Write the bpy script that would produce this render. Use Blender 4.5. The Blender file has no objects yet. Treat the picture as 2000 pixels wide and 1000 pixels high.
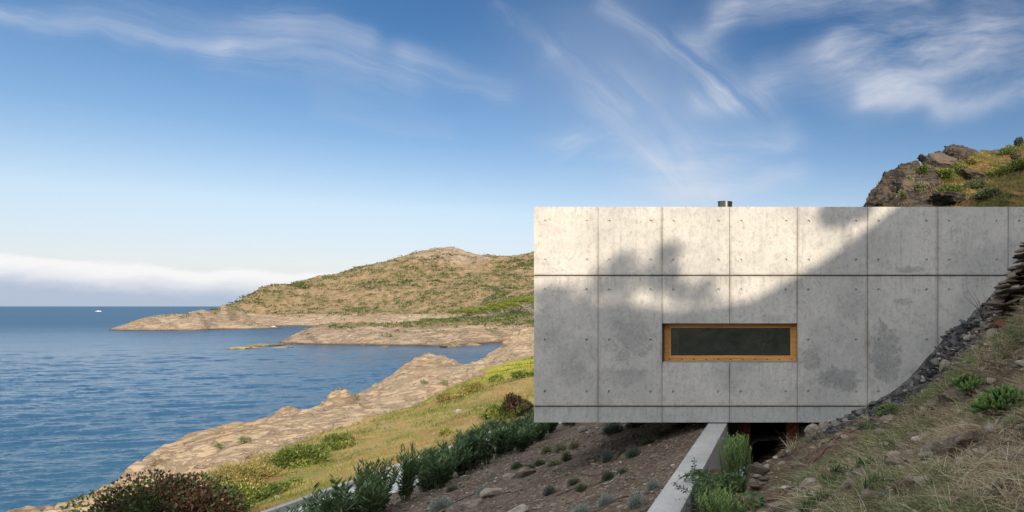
import bpy, math, random
import numpy as np
from mathutils import Vector

# ------------------------------------------------------------------ camera, world, sun
scene = bpy.context.scene
C = scene.collection
R = math.radians
F, PX, HY, H = 1400.0, 1542.0, 598.0, 20.0        # focal length and principal point of a 2000 px wide picture; eye height over the sea
SUN_AZ, SUN_EL = R(30), R(20)                      # sun behind the camera, 30 degrees to the right
cam = bpy.data.cameras.new('camera')
cam.sensor_width = 36; cam.lens = 36 * F / 2000
cam.shift_x = (1000 - PX) / 2000; cam.shift_y = (HY - 500) / 2000
cam.clip_start = 0.1; cam.clip_end = 80000
cam_o = bpy.data.objects.new('camera', cam); C.objects.link(cam_o)
cam_o.location = (0, 0, H); cam_o.rotation_euler = (R(90), 0, 0)
scene.camera = cam_o
scene.view_settings.view_transform = 'Standard'
scene.view_settings.look = 'None'
scene.view_settings.gamma = 1
scene.view_settings.exposure = 0.41

sun = bpy.data.lights.new('sun', 'SUN'); sun.energy = 4.3; sun.angle = R(0.5); sun.color = (1.0, 0.85, 0.66)
sun_o = bpy.data.objects.new('sun', sun); C.objects.link(sun_o)
TS = Vector((math.sin(SUN_AZ) * math.cos(SUN_EL), -math.cos(SUN_AZ) * math.cos(SUN_EL), math.sin(SUN_EL)))
sun_o.rotation_euler = TS.to_track_quat('Z', 'Y').to_euler()
sun_o.location = TS * 100

# ------------------------------------------------------------------ node expressions
class X:
    """a socket inside a node tree with arithmetic"""
    def __init__(s, nt, so): s.nt = nt; s.so = so
    def _m(s, op, *a, clamp=False):
        n = s.nt.nodes.new('ShaderNodeMath'); n.operation = op; n.use_clamp = clamp
        for i, v in enumerate((s,) + a):
            if isinstance(v, X): s.nt.links.new(v.so, n.inputs[i])
            else: n.inputs[i].default_value = v
        return X(s.nt, n.outputs[0])
    def __add__(s, o): return s._m('ADD', o)
    __radd__ = __add__
    def __sub__(s, o): return s._m('SUBTRACT', o)
    def __rsub__(s, o): return s._m('MULTIPLY', -1.0) + o
    def __mul__(s, o): return s._m('MULTIPLY', o)
    __rmul__ = __mul__
    def __truediv__(s, o): return s._m('DIVIDE', o)
    def mn(s, o): return s._m('MINIMUM', o)
    def mx(s, o): return s._m('MAXIMUM', o)
    def ab(s): return s._m('ABSOLUTE')
    def pw(s, o): return s._m('POWER', o)
    def exp(s): return s._m('EXPONENT')
    def clamp(s): return s._m('ADD', 0.0, clamp=True)
    def sm(s, a, b, lo=0.0, hi=1.0):
        n = s.nt.nodes.new('ShaderNodeMapRange'); n.interpolation_type = 'SMOOTHSTEP'
        s.nt.links.new(s.so, n.inputs[0])
        for i, v in zip((1, 2, 3, 4), (a, b, lo, hi)):
            if isinstance(v, X): s.nt.links.new(v.so, n.inputs[i])
            else: n.inputs[i].default_value = v
        return X(s.nt, n.outputs[0])
def ginp(n, i, v):
    nt = n.id_data
    if isinstance(v, X): nt.links.new(v.so, n.inputs[i])
    else:
        if isinstance(v, tuple) and len(v) == 3 and len(getattr(n.inputs[i], 'default_value', (0, 0, 0))) == 4: v = v + (1,)
        n.inputs[i].default_value = v
def mixc(nt, f, a, b, mode='MIX'):
    n = nt.nodes.new('ShaderNodeMix'); n.data_type = 'RGBA'; n.blend_type = mode; n.clamp_factor = True
    ginp(n, 0, f); ginp(n, 6, a); ginp(n, 7, b)
    return X(nt, n.outputs[2])
def vec(nt, x, y, z):
    n = nt.nodes.new('ShaderNodeCombineXYZ')
    for i, v in enumerate((x, y, z)): ginp(n, i, v)
    return X(nt, n.outputs[0])
def sep(nt, v):
    n = nt.nodes.new('ShaderNodeSeparateXYZ'); ginp(n, 0, v)
    return [X(nt, o) for o in n.outputs]
def vmap(nt, v, scale=(1, 1, 1), rot=(0, 0, 0), loc=(0, 0, 0)):
    n = nt.nodes.new('ShaderNodeMapping'); ginp(n, 0, v)
    n.inputs['Location'].default_value = loc; n.inputs['Rotation'].default_value = rot; n.inputs['Scale'].default_value = scale
    return X(nt, n.outputs[0])
def noise(nt, v, s=1, d=4, r=0.55, dist=0):
    n = nt.nodes.new('ShaderNodeTexNoise'); ginp(n, 'Vector', v)
    n.inputs['Scale'].default_value = s; n.inputs['Detail'].default_value = d
    n.inputs['Roughness'].default_value = r; n.inputs['Distortion'].default_value = dist
    return X(nt, n.outputs['Fac'])
def voro(nt, v, s=1, feat='F1', out='Distance', rnd=1.0):
    n = nt.nodes.new('ShaderNodeTexVoronoi'); n.feature = feat; ginp(n, 'Vector', v)
    n.inputs['Scale'].default_value = s; n.inputs['Randomness'].default_value = rnd
    return X(nt, n.outputs[out])
def ramp(nt, f, stops):
    n = nt.nodes.new('ShaderNodeValToRGB'); ginp(n, 0, f)
    e = n.color_ramp.elements
    while len(e) < len(stops): e.new(0.5)
    for el, (p, c) in zip(e, stops):
        el.position = p; el.color = c if len(c) == 4 else tuple(c) + (1,)
    return X(nt, n.outputs[0])
def geopos(nt):
    n = nt.nodes.new('ShaderNodeNewGeometry'); return X(nt, n.outputs['Position'])
def geonor(nt):
    n = nt.nodes.new('ShaderNodeNewGeometry'); return X(nt, n.outputs['Normal'])
def objpos(nt):
    n = nt.nodes.new('ShaderNodeTexCoord'); return X(nt, n.outputs['Object'])
def attr(nt, name):
    n = nt.nodes.new('ShaderNodeAttribute'); n.attribute_name = name; return X(nt, n.outputs['Fac'])
def objrand(nt):
    n = nt.nodes.new('ShaderNodeObjectInfo'); return X(nt, n.outputs['Random'])
def bump(nt, h, strength=0.5, dist=0.05):
    n = nt.nodes.new('ShaderNodeBump'); n.inputs['Strength'].default_value = strength
    n.inputs['Distance'].default_value = dist; ginp(n, 'Height', h)
    return X(nt, n.outputs[0])
def new_mat(name):
    m = bpy.data.materials.new(name); m.use_nodes = True
    nt = m.node_tree; return m, nt, nt.nodes['Principled BSDF']
def fin(nt, bs, col=None, rough=0.8, nor=None, spec=0.3, metal=0):
    if col is not None: ginp(bs, 'Base Color', col)
    ginp(bs, 'Roughness', rough); ginp(bs, 'Metallic', metal); ginp(bs, 'Specular IOR Level', spec)
    if nor is not None: ginp(bs, 'Normal', nor)
def simple(name, col, rough=0.6, metal=0, spec=0.4, var=0.15, ns=8):
    m, nt, bs = new_mat(name)
    n = noise(nt, objpos(nt), ns, 4)
    a = tuple(c * (1 - var) for c in col); b = tuple(min(1, c * (1 + var)) for c in col)
    fin(nt, bs, mixc(nt, n.sm(0.3, 0.7), a, b), rough, None, spec, metal)
    return m

# ------------------------------------------------------------------ sky with cirrus and a fog bank over the sea
w = bpy.data.worlds.new('World'); scene.world = w; w.use_nodes = True
nt = w.node_tree; nt.nodes.clear()
sky = nt.nodes.new('ShaderNodeTexSky'); sky.sky_type = 'NISHITA'; sky.sun_disc = False
sky.sun_elevation = SUN_EL; sky.sun_rotation = math.pi - SUN_AZ
sky.air_density = 1.0; sky.dust_density = 0.6; sky.ozone_density = 2.0; sky.altitude = 20
hs = nt.nodes.new('ShaderNodeHueSaturation'); hs.inputs['Saturation'].default_value = 1.0
nt.links.new(sky.outputs[0], hs.inputs['Color'])
skyc = X(nt, hs.outputs[0])
tc = nt.nodes.new('ShaderNodeTexCoord')
dirv = X(nt, tc.outputs['Generated'])
dx, dy, dz = sep(nt, dirv)
# a clear deep blue away from the sun, bright haze added on the sun's side and overhead to fill the shaded facade
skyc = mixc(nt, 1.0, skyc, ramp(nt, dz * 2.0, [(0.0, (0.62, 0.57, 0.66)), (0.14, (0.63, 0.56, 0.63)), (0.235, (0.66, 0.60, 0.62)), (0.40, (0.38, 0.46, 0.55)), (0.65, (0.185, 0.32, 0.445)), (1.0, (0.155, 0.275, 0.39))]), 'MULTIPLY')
fill_haze = dy.sm(0.25, -0.35).mx(dz.sm(0.42, 0.75))
skyc = mixc(nt, fill_haze, skyc, mixc(nt, noise(nt, dirv, 3.0, 4).sm(0.3, 0.7), (6.1, 6.45, 7.0), (8.2, 8.3, 8.4)))
front = dy.sm(0.05, 0.25)
yy = dy.mx(0.08)
U, V = dx / yy, dz / yy
wn = noise(nt, vec(nt, U, V, 0.0), 5, 3)
wn2 = noise(nt, vec(nt, U, V, 4.7), 5, 3)
Uw, Vw = U + (wn - 0.5) * 0.075, V + (wn2 - 0.5) * 0.075
def su(px): return (px - PX) / F
def sv(py): return (HY - py) / F
def stroke(x0, y0, x1, y1, wd, k):
    u0, v0, du, dv = su(x0), sv(y0), su(x1) - su(x0), sv(y1) - sv(y0)
    L2 = du * du + dv * dv
    a, b = Uw - u0, Vw - v0
    t = ((a * du + b * dv) / L2).mx(0.0).mn(1.0)
    ex, ey = a - t * du, b - t * dv
    s2 = (wd / F) ** 2
    return ((ex * ex + ey * ey) * (-1 / s2)).exp() * k
def family(strokes, ang, seed, ku, kv, lo, hi, d=6):
    ca, sa = math.cos(ang), math.sin(ang)
    p, q = Uw * ca + Vw * sa, Vw * ca - Uw * sa
    f = noise(nt, vec(nt, p * ku, q * kv, seed), 1, d, 0.62, 0.4).sm(lo, hi)
    s = None
    for a in strokes:
        g = stroke(*a); s = g if s is None else s + g
    return s.mn(1.0) * f
c1 = family([(-60, 12, 430, 98, 22, .50), (430, 98, 800, 150, 44, .42), (500, 25, 720, 95, 30, .34), (800, 110, 990, 170, 26, .34), (150, 10, 560, 60, 50, .22), (640, 210, 860, 250, 24, .16)], -0.20, 1.3, 2.2, 26.0, 0.22, 0.80)
c2 = family([(970, 0, 1080, 95, 16, .42), (1080, 95, 1200, 210, 26, .46), (1185, 0, 1290, 95, 22, .34), (1340, 100, 1410, 190, 40, .62), (1380, 200, 1480, 190, 38, .62), (1190, 200, 1330, 340, 60, .36), (1300, 330, 1380, 376, 50, .35)], -0.75, 5.1, 2.6, 16.0, 0.28, 0.76)
c3 = family([(1400, 22, 1800, 0, 26, .72), (1360, 70, 1420, 22, 30, .55), (1630, 85, 1800, 60, 40, .75), (1700, 150, 1900, 90, 64, .85), (1690, 200, 1800, 185, 26, .6), (1830, 215, 2020, 175, 26, .55),
             (1290, 340, 1530, 278, 40, .62), (1120, 285, 1290, 350, 32, .55), (1200, 350, 1390, 378, 18, .5), (1420, 360, 1560, 345, 26, .42), (1080, 300, 1400, 330, 50, .22), (1960, 40, 2050, 100, 70, .55), (1500, 150, 1660, 110, 44, .40)], 0.16, 9.7, 2.8, 12.0, 0.28, 0.76)
film = stroke(1180, 120, 1330, 360, 190, .20) * noise(nt, vec(nt, U * 3.0, V * 7.0, 12.0), 1, 5, 0.6).sm(0.25, 0.7, 0.45, 1.0)
cl = (c1 + c2 + c3 + film).mn(0.92) * front
cirrus = (3.6, 3.75, 4.1)
c = mixc(nt, cl * 0.86, skyc, cirrus)
# pale veil towards the horizon and the fog bank lying on the water
elev = dz / ((dx * dx + dy * dy)._m('SQRT').mx(0.05))
veil = (elev.mx(0.0) * -9.0).exp() * 0.45
c = mixc(nt, veil * front, c, (3.25, 3.72, 4.45))
bn = noise(nt, vec(nt, U * 7.0, V * 26.0, 2.0), 1, 6, 0.62)
bn2 = noise(nt, vec(nt, U * 2.2, 0.0, 7.0), 1, 3, 0.6)
top = 0.070 + (bn2 - 0.5) * 0.034 + (bn - 0.5) * 0.040 - (U + 1.1).mx(0.0) * 0.048
bank = (top - V).sm(-0.002, 0.007) * U.sm(-0.40, -0.62) * front * dz.sm(-0.01, 0.0)
bl = (top - V).sm(0.010, 0.052)
bankc = mixc(nt, bl, (4.75, 4.7, 4.75), (2.2, 2.62, 3.35))
c = mixc(nt, bank * 0.92, c, bankc)
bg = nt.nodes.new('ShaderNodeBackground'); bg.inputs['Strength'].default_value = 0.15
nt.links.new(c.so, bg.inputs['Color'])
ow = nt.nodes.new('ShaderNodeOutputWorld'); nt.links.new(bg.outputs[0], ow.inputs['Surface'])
w.cycles.sampling_method = 'MANUAL'; w.cycles.sample_map_resolution = 512

# ------------------------------------------------------------------ numpy helpers
def P(px, py, d): return ((px - PX) / F * d, d, H - (py - HY) / F * d)
def vnoise(x, y, z=0.0, seed=0):
    x = np.asarray(x, float); y = np.asarray(y, float); z = np.zeros_like(x) + z
    ix, iy, iz = np.floor(x).astype(np.int64), np.floor(y).astype(np.int64), np.floor(z).astype(np.int64)
    fx, fy, fz = x - ix, y - iy, z - iz
    fx, fy, fz = [t * t * t * (t * (t * 6 - 15) + 10) for t in (fx, fy, fz)]
    def h(a, b, c):
        n = (a * 374761393 + b * 668265263 + c * 974711 + seed * 1442695041) & 0xffffffff
        n = ((n ^ (n >> 13)) * 1274126177) & 0xffffffff
        n = ((n ^ (n >> 16)) * 2246822519) & 0xffffffff
        return ((n ^ (n >> 15)) & 0xffff) / 32767.5 - 1
    r = 0
    for a in (0, 1):
        for b in (0, 1):
            for c_ in (0, 1):
                r = r + h(ix + a, iy + b, iz + c_) * (fx if a else 1 - fx) * (fy if b else 1 - fy) * (fz if c_ else 1 - fz)
    return r
def fbm(x, y, z=0.0, o=5, seed=0, g=0.5):
    r, a, f = 0, 1.0, 1.0
    for i in range(o):
        r = r + a * vnoise(np.asarray(x) * f, np.asarray(y) * f, np.asarray(z) * f, seed + i); a *= g; f *= 2.03
    return r
def ridged(x, y, z=0.0, o=5, seed=0, g=0.55):
    r, a, f = 0, 1.0, 1.0
    for i in range(o):
        r = r + a * (1 - 2 * np.abs(vnoise(np.asarray(x) * f, np.asarray(y) * f, np.asarray(z) * f, seed + i))); a *= g; f *= 2.1
    return r
def sstep(t, a, b):
    t = np.clip((np.asarray(t, float) - a) / (b - a), 0, 1); return t * t * (3 - 2 * t)
class TPS:
    """smooth ground through a set of surveyed points"""
    def __init__(s, pts, sx=1.0, sy=1.0, lam=1e-3):
        p = np.array(pts, float); s.s = np.array([sx, sy]); s.c = p[:, :2] * s.s; z = p[:, 2]
        n = len(p); K = s.phi(s.c); K[np.diag_indices(n)] += lam * n
        Q = np.hstack([np.ones((n, 1)), s.c]); A = np.zeros((n + 3, n + 3))
        A[:n, :n] = K; A[:n, n:] = Q; A[n:, :n] = Q.T
        sol = np.linalg.solve(A, np.concatenate([z, np.zeros(3)])); s.w, s.a = sol[:n], sol[n:]
    def phi(s, q):
        r2 = ((q[:, None, :] - s.c[None]) ** 2).sum(-1); return 0.5 * r2 * np.log(r2 + 1e-9)
    def __call__(s, x, y):
        x = np.asarray(x, float); sh = x.shape
        q = np.stack([x.ravel(), (np.zeros(sh) + y).ravel()], 1) * s.s
        o = np.empty(len(q))
        for i in range(0, len(q), 20000):
            k = q[i:i + 20000]; o[i:i + 20000] = s.phi(k) @ s.w + s.a[0] + k @ s.a[1:]
        return o.reshape(sh)
def hit(px, py, hf, d0=3.0, d1=400.0):
    """where the line of sight through a picture point meets the ground"""
    d = np.geomspace(d0, d1, 1500)
    x, y, z = (px - PX) / F * d, d, H - (py - HY) / F * d
    k = np.nonzero(z < hf(x, y))[0]
    i = k[0] if len(k) else len(d) - 1
    return x[i], y[i], float(hf(x[i:i + 1], y[i:i + 1])[0])

# ------------------------------------------------------------------ mesh helpers
def tag(o, label=None, cat=None, group=None, kind=None):
    if label: o['label'] = label
    if cat: o['category'] = cat
    if group: o['group'] = group
    if kind: o['kind'] = kind
    return o
def thing(name, label, cat, loc, group=None):
    o = bpy.data.objects.new(name, None); C.objects.link(o); o.location = loc; o.empty_display_size = 0.2
    return tag(o, label, cat, group)
def link(name, me, parent=None):
    o = bpy.data.objects.new(name, me); C.objects.link(o)
    if parent: o.parent = parent
    return o
def mesh_np(name, v, f, mat, parent=None, smooth=False, tint=None, attrs=None, local=False):
    """v (n,3), f (m,k) arrays; verts given in world space unless local; parented meshes are stored relative to their thing"""
    v = np.asarray(v, np.float32).copy(); f = np.asarray(f, np.int32)
    if parent is not None and not local:
        p = parent
        while p is not None: v -= np.array(p.location, np.float32); p = p.parent
    me = bpy.data.meshes.new(name); k = f.shape[1]
    me.vertices.add(len(v)); me.vertices.foreach_set('co', v.ravel())
    me.loops.add(f.size); me.loops.foreach_set('vertex_index', f.ravel())
    me.polygons.add(len(f)); me.polygons.foreach_set('loop_start', np.arange(len(f), dtype=np.int32) * k)
    me.update(calc_edges=True); me.validate()
    if smooth: me.polygons.foreach_set('use_smooth', np.ones(len(me.polygons), bool))
    for nme, a in ([('tint', tint)] if tint is not None else []) + list((attrs or {}).items()):
        at = me.attributes.new(nme, 'FLOAT', 'POINT'); at.data.foreach_set('value', np.asarray(a, np.float32))
    me.materials.append(mat)
    return link(name, me, parent)
class MB:
    def __init__(s): s.v = []; s.f = []
    def quad(s, *p):
        b = len(s.v); s.v += [tuple(q) for q in p]; s.f.append(tuple(range(b, b + len(p)))); return s
    def box(s, x0, x1, y0, y1, z0, z1):
        b = len(s.v)
        s.v += [(x0, y0, z0), (x1, y0, z0), (x1, y1, z0), (x0, y1, z0), (x0, y0, z1), (x1, y0, z1), (x1, y1, z1), (x0, y1, z1)]
        s.f += [tuple(b + i for i in q) for q in ((0, 3, 2, 1), (4, 5, 6, 7), (0, 1, 5, 4), (1, 2, 6, 5), (2, 3, 7, 6), (3, 0, 4, 7))]
        return s
    def tube(s, pts, rad, seg=8, cap=True):
        pts = [Vector(p) for p in pts]; b0 = len(s.v)
        if not hasattr(rad, '__len__'): rad = [rad] * len(pts)
        for i, p in enumerate(pts):
            t = (pts[min(i + 1, len(pts) - 1)] - pts[max(i - 1, 0)]).normalized()
            up = Vector((0, 0, 1)) if abs(t.z) < 0.9 else Vector((1, 0, 0))
            a = t.cross(up).normalized(); c_ = t.cross(a)
            for j in range(seg):
                an = 2 * math.pi * j / seg
                s.v.append(tuple(p + (a * math.cos(an) + c_ * math.sin(an)) * rad[i]))
        for i in range(len(pts) - 1):
            for j in range(seg):
                k = (j + 1) % seg
                s.f.append((b0 + i * seg + j, b0 + i * seg + k, b0 + (i + 1) * seg + k, b0 + (i + 1) * seg + j))
        if cap:
            s.f.append(tuple(b0 + j for j in range(seg))[::-1]); e = b0 + (len(pts) - 1) * seg
            s.f.append(tuple(e + j for j in range(seg)))
        return s
    def build(s, name, mat, parent=None, smooth=False, bevel=0, local=False):
        off = Vector((0, 0, 0)); p = parent
        while p is not None and not local: off += p.location; p = p.parent
        me = bpy.data.meshes.new(name)
        me.from_pydata([(a - off.x, b - off.y, c_ - off.z) for a, b, c_ in s.v], [], s.f); me.update()
        if smooth:
            me.polygons.foreach_set('use_smooth', np.ones(len(me.polygons), bool))
        me.materials.append(mat)
        o = link(name, me, parent)
        if bevel:
            m = o.modifiers.new('bevel', 'BEVEL'); m.width = bevel; m.segments = 2; m.limit_method = 'ANGLE'
        return o
def copy_tree(o, parent=None):
    c_ = o.copy(); C.objects.link(c_)
    if parent: c_.parent = parent
    for ch in [q for q in o.children]: copy_tree(ch, c_)
    return c_
def grid_mesh(name, xs, ys, zf, mat, attrs=None, smooth=True):
    gx, gy = np.meshgrid(xs, ys); z = zf(gx.ravel(), gy.ravel())
    v = np.stack([gx.ravel(), gy.ravel(), z], 1); nx, ny = len(xs), len(ys)
    i = np.arange(nx * ny).reshape(ny, nx)
    f = np.stack([i[:-1, :-1].ravel(), i[:-1, 1:].ravel(), i[1:, 1:].ravel(), i[1:, :-1].ravel()], 1)
    at = {k: fn(v[:, 0], v[:, 1], z) for k, fn in (attrs or {}).items()}
    o = mesh_np(name, v, f, mat, smooth=smooth, attrs=at); o['kind'] = 'structure'; return o
def unit(a): return a / np.maximum(np.linalg.norm(a, axis=1, keepdims=True), 1e-9)
def leaves(p, d, l, wd, rng, fold=0.0):
    """diamond leaves at p along d"""
    n = len(p); d = unit(d); r = rng.normal(size=(n, 3)); s_ = unit(np.cross(d, r)); nn = np.cross(s_, d)
    l = (np.zeros(n) + l)[:, None]; wd = (np.zeros(n) + wd)[:, None]
    m = p + d * l * 0.45 + nn * l * fold
    v = np.stack([p, m + s_ * wd / 2, p + d * l, m - s_ * wd / 2], 1).reshape(-1, 3)
    return v, np.arange(n * 4).reshape(n, 4)
def blades(p, d, l, wd, bend, rng, seg=3):
    """curved strips: grass, straw"""
    n = len(p); d = unit(d); s_ = unit(np.cross(d, rng.normal(size=(n, 3))))
    l = (np.zeros(n) + l)[:, None]; wd = (np.zeros(n) + wd)[:, None]; bend = (np.zeros(n) + bend)[:, None]
    hd = rng.normal(size=(n, 3)); hd[:, 2] = -0.6; hd = unit(hd)
    vs = []
    for k in range(seg + 1):
        t = k / seg; c_ = p + d * l * t + hd * l * bend * t * t; ww = wd * (1 - 0.85 * t) / 2
        vs += [c_ - s_ * ww, c_ + s_ * ww]
    v = np.stack(vs, 1).reshape(-1, 3); m = 2 * (seg + 1)
    b = (np.arange(n) * m)[:, None]
    f = np.concatenate([b + np.array([[2 * k, 2 * k + 1, 2 * k + 3, 2 * k + 2]]) for k in range(seg)], 0)
    return v, f, m
def rep(a, k): return np.repeat(a, k)
def ico(sub=3):
    import bmesh
    bm = bmesh.new(); bmesh.ops.create_icosphere(bm, subdivisions=sub, radius=1)
    v = np.array([q.co[:] for q in bm.verts]); f = np.array([[q.index for q in t.verts] for t in bm.faces]); bm.free()
    return v, f
ICO = {k: ico(k) for k in (1, 2, 3, 4, 5)}
def rock(rng, size, sub=3, cuts=9, rough=0.12, strata=0.0, nf=2.2):
    """angular stone: a ball cut by random planes, then roughened"""
    v, f = ICO[sub]; v = v.copy()
    for _ in range(cuts):
        n = unit(rng.normal(size=(1, 3)))[0]; k = rng.uniform(0.45, 0.85)
        dd = v @ n; v = v - np.outer(np.maximum(dd - k, 0), n)
    so = rng.uniform(0, 100)
    nz = ridged(v[:, 0] * nf + so, v[:, 1] * nf, v[:, 2] * nf, 4, 3) * rough
    if strata: nz = nz + strata * vnoise(v[:, 0] * 1.2 + so, v[:, 1] * 1.2, v[:, 2] * 11)
    v = v * (1 + nz)[:, None]
    return v * np.array(size), f
def rotz(v, a):
    c_, s_ = math.cos(a), math.sin(a); return np.stack([v[:, 0] * c_ - v[:, 1] * s_, v[:, 0] * s_ + v[:, 1] * c_, v[:, 2]], 1)
def rotx(v, a):
    c_, s_ = math.cos(a), math.sin(a); return np.stack([v[:, 0], v[:, 1] * c_ - v[:, 2] * s_, v[:, 1] * s_ + v[:, 2] * c_], 1)
def roty(v, a):
    c_, s_ = math.cos(a), math.sin(a); return np.stack([v[:, 0] * c_ + v[:, 2] * s_, v[:, 1], -v[:, 0] * s_ + v[:, 2] * c_], 1)
class Bag:
    """gathers many small pieces of ONE object, with a tint per vertex"""
    def __init__(s): s.v = []; s.f = []; s.t = []; s.n = 0
    def add(s, v, f, t):
        s.v.append(v); s.f.append(np.asarray(f) + s.n); s.t.append(np.zeros(len(v)) + t); s.n += len(v)
    def build(s, name, mat, parent=None, smooth=False, local=False):
        return mesh_np(name, np.concatenate(s.v), np.concatenate(s.f), mat, parent, smooth, np.concatenate(s.t), local=local)
def bush_leaves(rng, n, r, lumps, ll, lw, floor=0.0, up=0.3, lr=(0.35, 0.6), inner=0.35):
    """leaf positions on a cluster of lumps filling an ellipsoid of radii r standing on z=0"""
    r = np.array(r); cs = []
    while len(cs) < lumps:
        q = rng.uniform(-1, 1, 3); q[2] = abs(q[2])
        if 0.25 < np.linalg.norm(q) < 0.85: cs.append(q)
    cs = np.array(cs); lrad = rng.uniform(lr[0], lr[1], lumps); k = rng.integers(0, lumps, n)
    d = unit(rng.normal(size=(n, 3))); rad = lrad[k] * (1 - inner * rng.random(n) ** 2)
    q = cs[k] + d * rad[:, None]; q[:, 2] = np.abs(q[:, 2]) * 0.98 + floor
    p = q * r
    dd = d + np.array([0, 0, up]) + rng.normal(size=(n, 3)) * 0.5
    v, f = leaves(p, dd, ll * rng.uniform(0.6, 1.3, n), lw * rng.uniform(0.7, 1.2, n), rng)
    t = np.clip(rng.normal(0.5, 0.16, n) + (rng.random(lumps) - 0.5)[k] * 0.5, 0, 1)
    return v, f, rep(t, 4)
# ------------------------------------------------------------------ ground materials
def leaf_mat(name, stops, trans=0.25, rough=0.55, posvar=0.0, pscale=0.5):
    m, nt, bs = new_mat(name)
    t = attr(nt, 'tint') + (objrand(nt) - 0.5) * 0.15
    if posvar: t = t + (noise(nt, geopos(nt), pscale, 3) - 0.5) * posvar
    c = ramp(nt, t, stops)
    fin(nt, bs, c, rough, None, 0.25)
    tr = nt.nodes.new('ShaderNodeBsdfTranslucent'); nt.links.new(c.so, tr.inputs['Color'])
    mx = nt.nodes.new('ShaderNodeMixShader'); mx.inputs[0].default_value = trans
    out = nt.nodes['Material Output']
    nt.links.new(bs.outputs[0], mx.inputs[1]); nt.links.new(tr.outputs[0], mx.inputs[2]); nt.links.new(mx.outputs[0], out.inputs['Surface'])
    return m
def water_mat():
    m, nt, bs = new_mat('sea_water')
    p = geopos(nt)
    q = vmap(nt, p, (1, 1, 1), (0, 0, R(-12)))
    a = noise(nt, vmap(nt, q, (0.075, 0.42, 1)), 1, 4, 0.55, 0.5)
    b = noise(nt, vmap(nt, q, (0.28, 1.3, 1)), 1, 4, 0.6, 0.6)
    c = noise(nt, vmap(nt, q, (0.012, 0.045, 1)), 1, 3, 0.55, 0.2)
    big = noise(nt, vmap(nt, q, (0.003, 0.012, 1)), 1, 3)
    x, y, z = sep(nt, p)
    fine = noise(nt, vmap(nt, q, (0.26, 1.9, 1)), 1, 3, 0.6, 0.5)
    mid = noise(nt, vmap(nt, q, (0.030, 0.15, 1)), 1, 3, 0.5, 0.5)
    h = b * 0.45 + fine * 0.40
    rg = y.sm(60.0, 900.0, 0.10, 0.40)
    near = y.sm(170.0, 60.0)
    col = mixc(nt, near, (0.020, 0.076, 0.145), (0.015, 0.072, 0.122))
    col = mixc(nt, big.sm(0.35, 0.7), col, (0.016, 0.062, 0.125))
    fin(nt, bs, col, rg, bump(nt, h, 0.6, 0.4), 0.33)
    bs.inputs['IOR'].default_value = 1.33
    return m
def rock_color(nt, p, dark=(0.175, 0.130, 0.090), mid=(0.30, 0.228, 0.155), lite=(0.40, 0.318, 0.228), s=1.0):
    q = vmap(nt, p, (0.8 * s, 0.5 * s, 3.2 * s), (R(28), R(35), R(20)))
    st = noise(nt, q, 1.0, 7, 0.65, 0.9)
    big = noise(nt, p, 0.09 * s, 4, 0.6)
    crk = voro(nt, vmap(nt, p, (0.5 * s, 0.35 * s, 1.1 * s), (R(28), R(35), R(20))), 1, 'DISTANCE_TO_EDGE')
    st2 = noise(nt, vmap(nt, p, (0.55 * s, 0.30 * s, 1.6 * s), (R(20), R(30), R(35))), 1.0, 10, 0.78, 0.5)
    fis = noise(nt, vmap(nt, p, (0.30 * s, 0.12 * s, 1.5 * s), (R(24), R(32), R(28))), 1.0, 8, 0.72, 0.8)
    c = ramp(nt, st * 0.4 + st2 * 0.6, [(0.33, dark), (0.46, mid), (0.54, mid), (0.66, lite)])
    c = mixc(nt, (fis - 0.5).ab().sm(0.026, 0.0) * st2.sm(0.62, 0.40) * 0.9, c, tuple(v * 0.42 for v in dark))
    c = mixc(nt, noise(nt, p, 0.05 * s, 3).sm(0.5, 0.62) * 0.3, c, (mid[0] * 1.12, mid[1] * 0.95, mid[2] * 0.72))
    st = st * 0.5 + st2 * 0.9 + (fis - 0.5).ab().sm(0.0, 0.05) * 0.5
    c = mixc(nt, big.sm(0.35, 0.65) * 0.45, c, lite)
    c = mixc(nt, crk.sm(0.03, 0.0) * noise(nt, p, 0.3 * s, 3).sm(0.5, 0.65) * 0.5, c, dark)
    return c, st, crk
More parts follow.
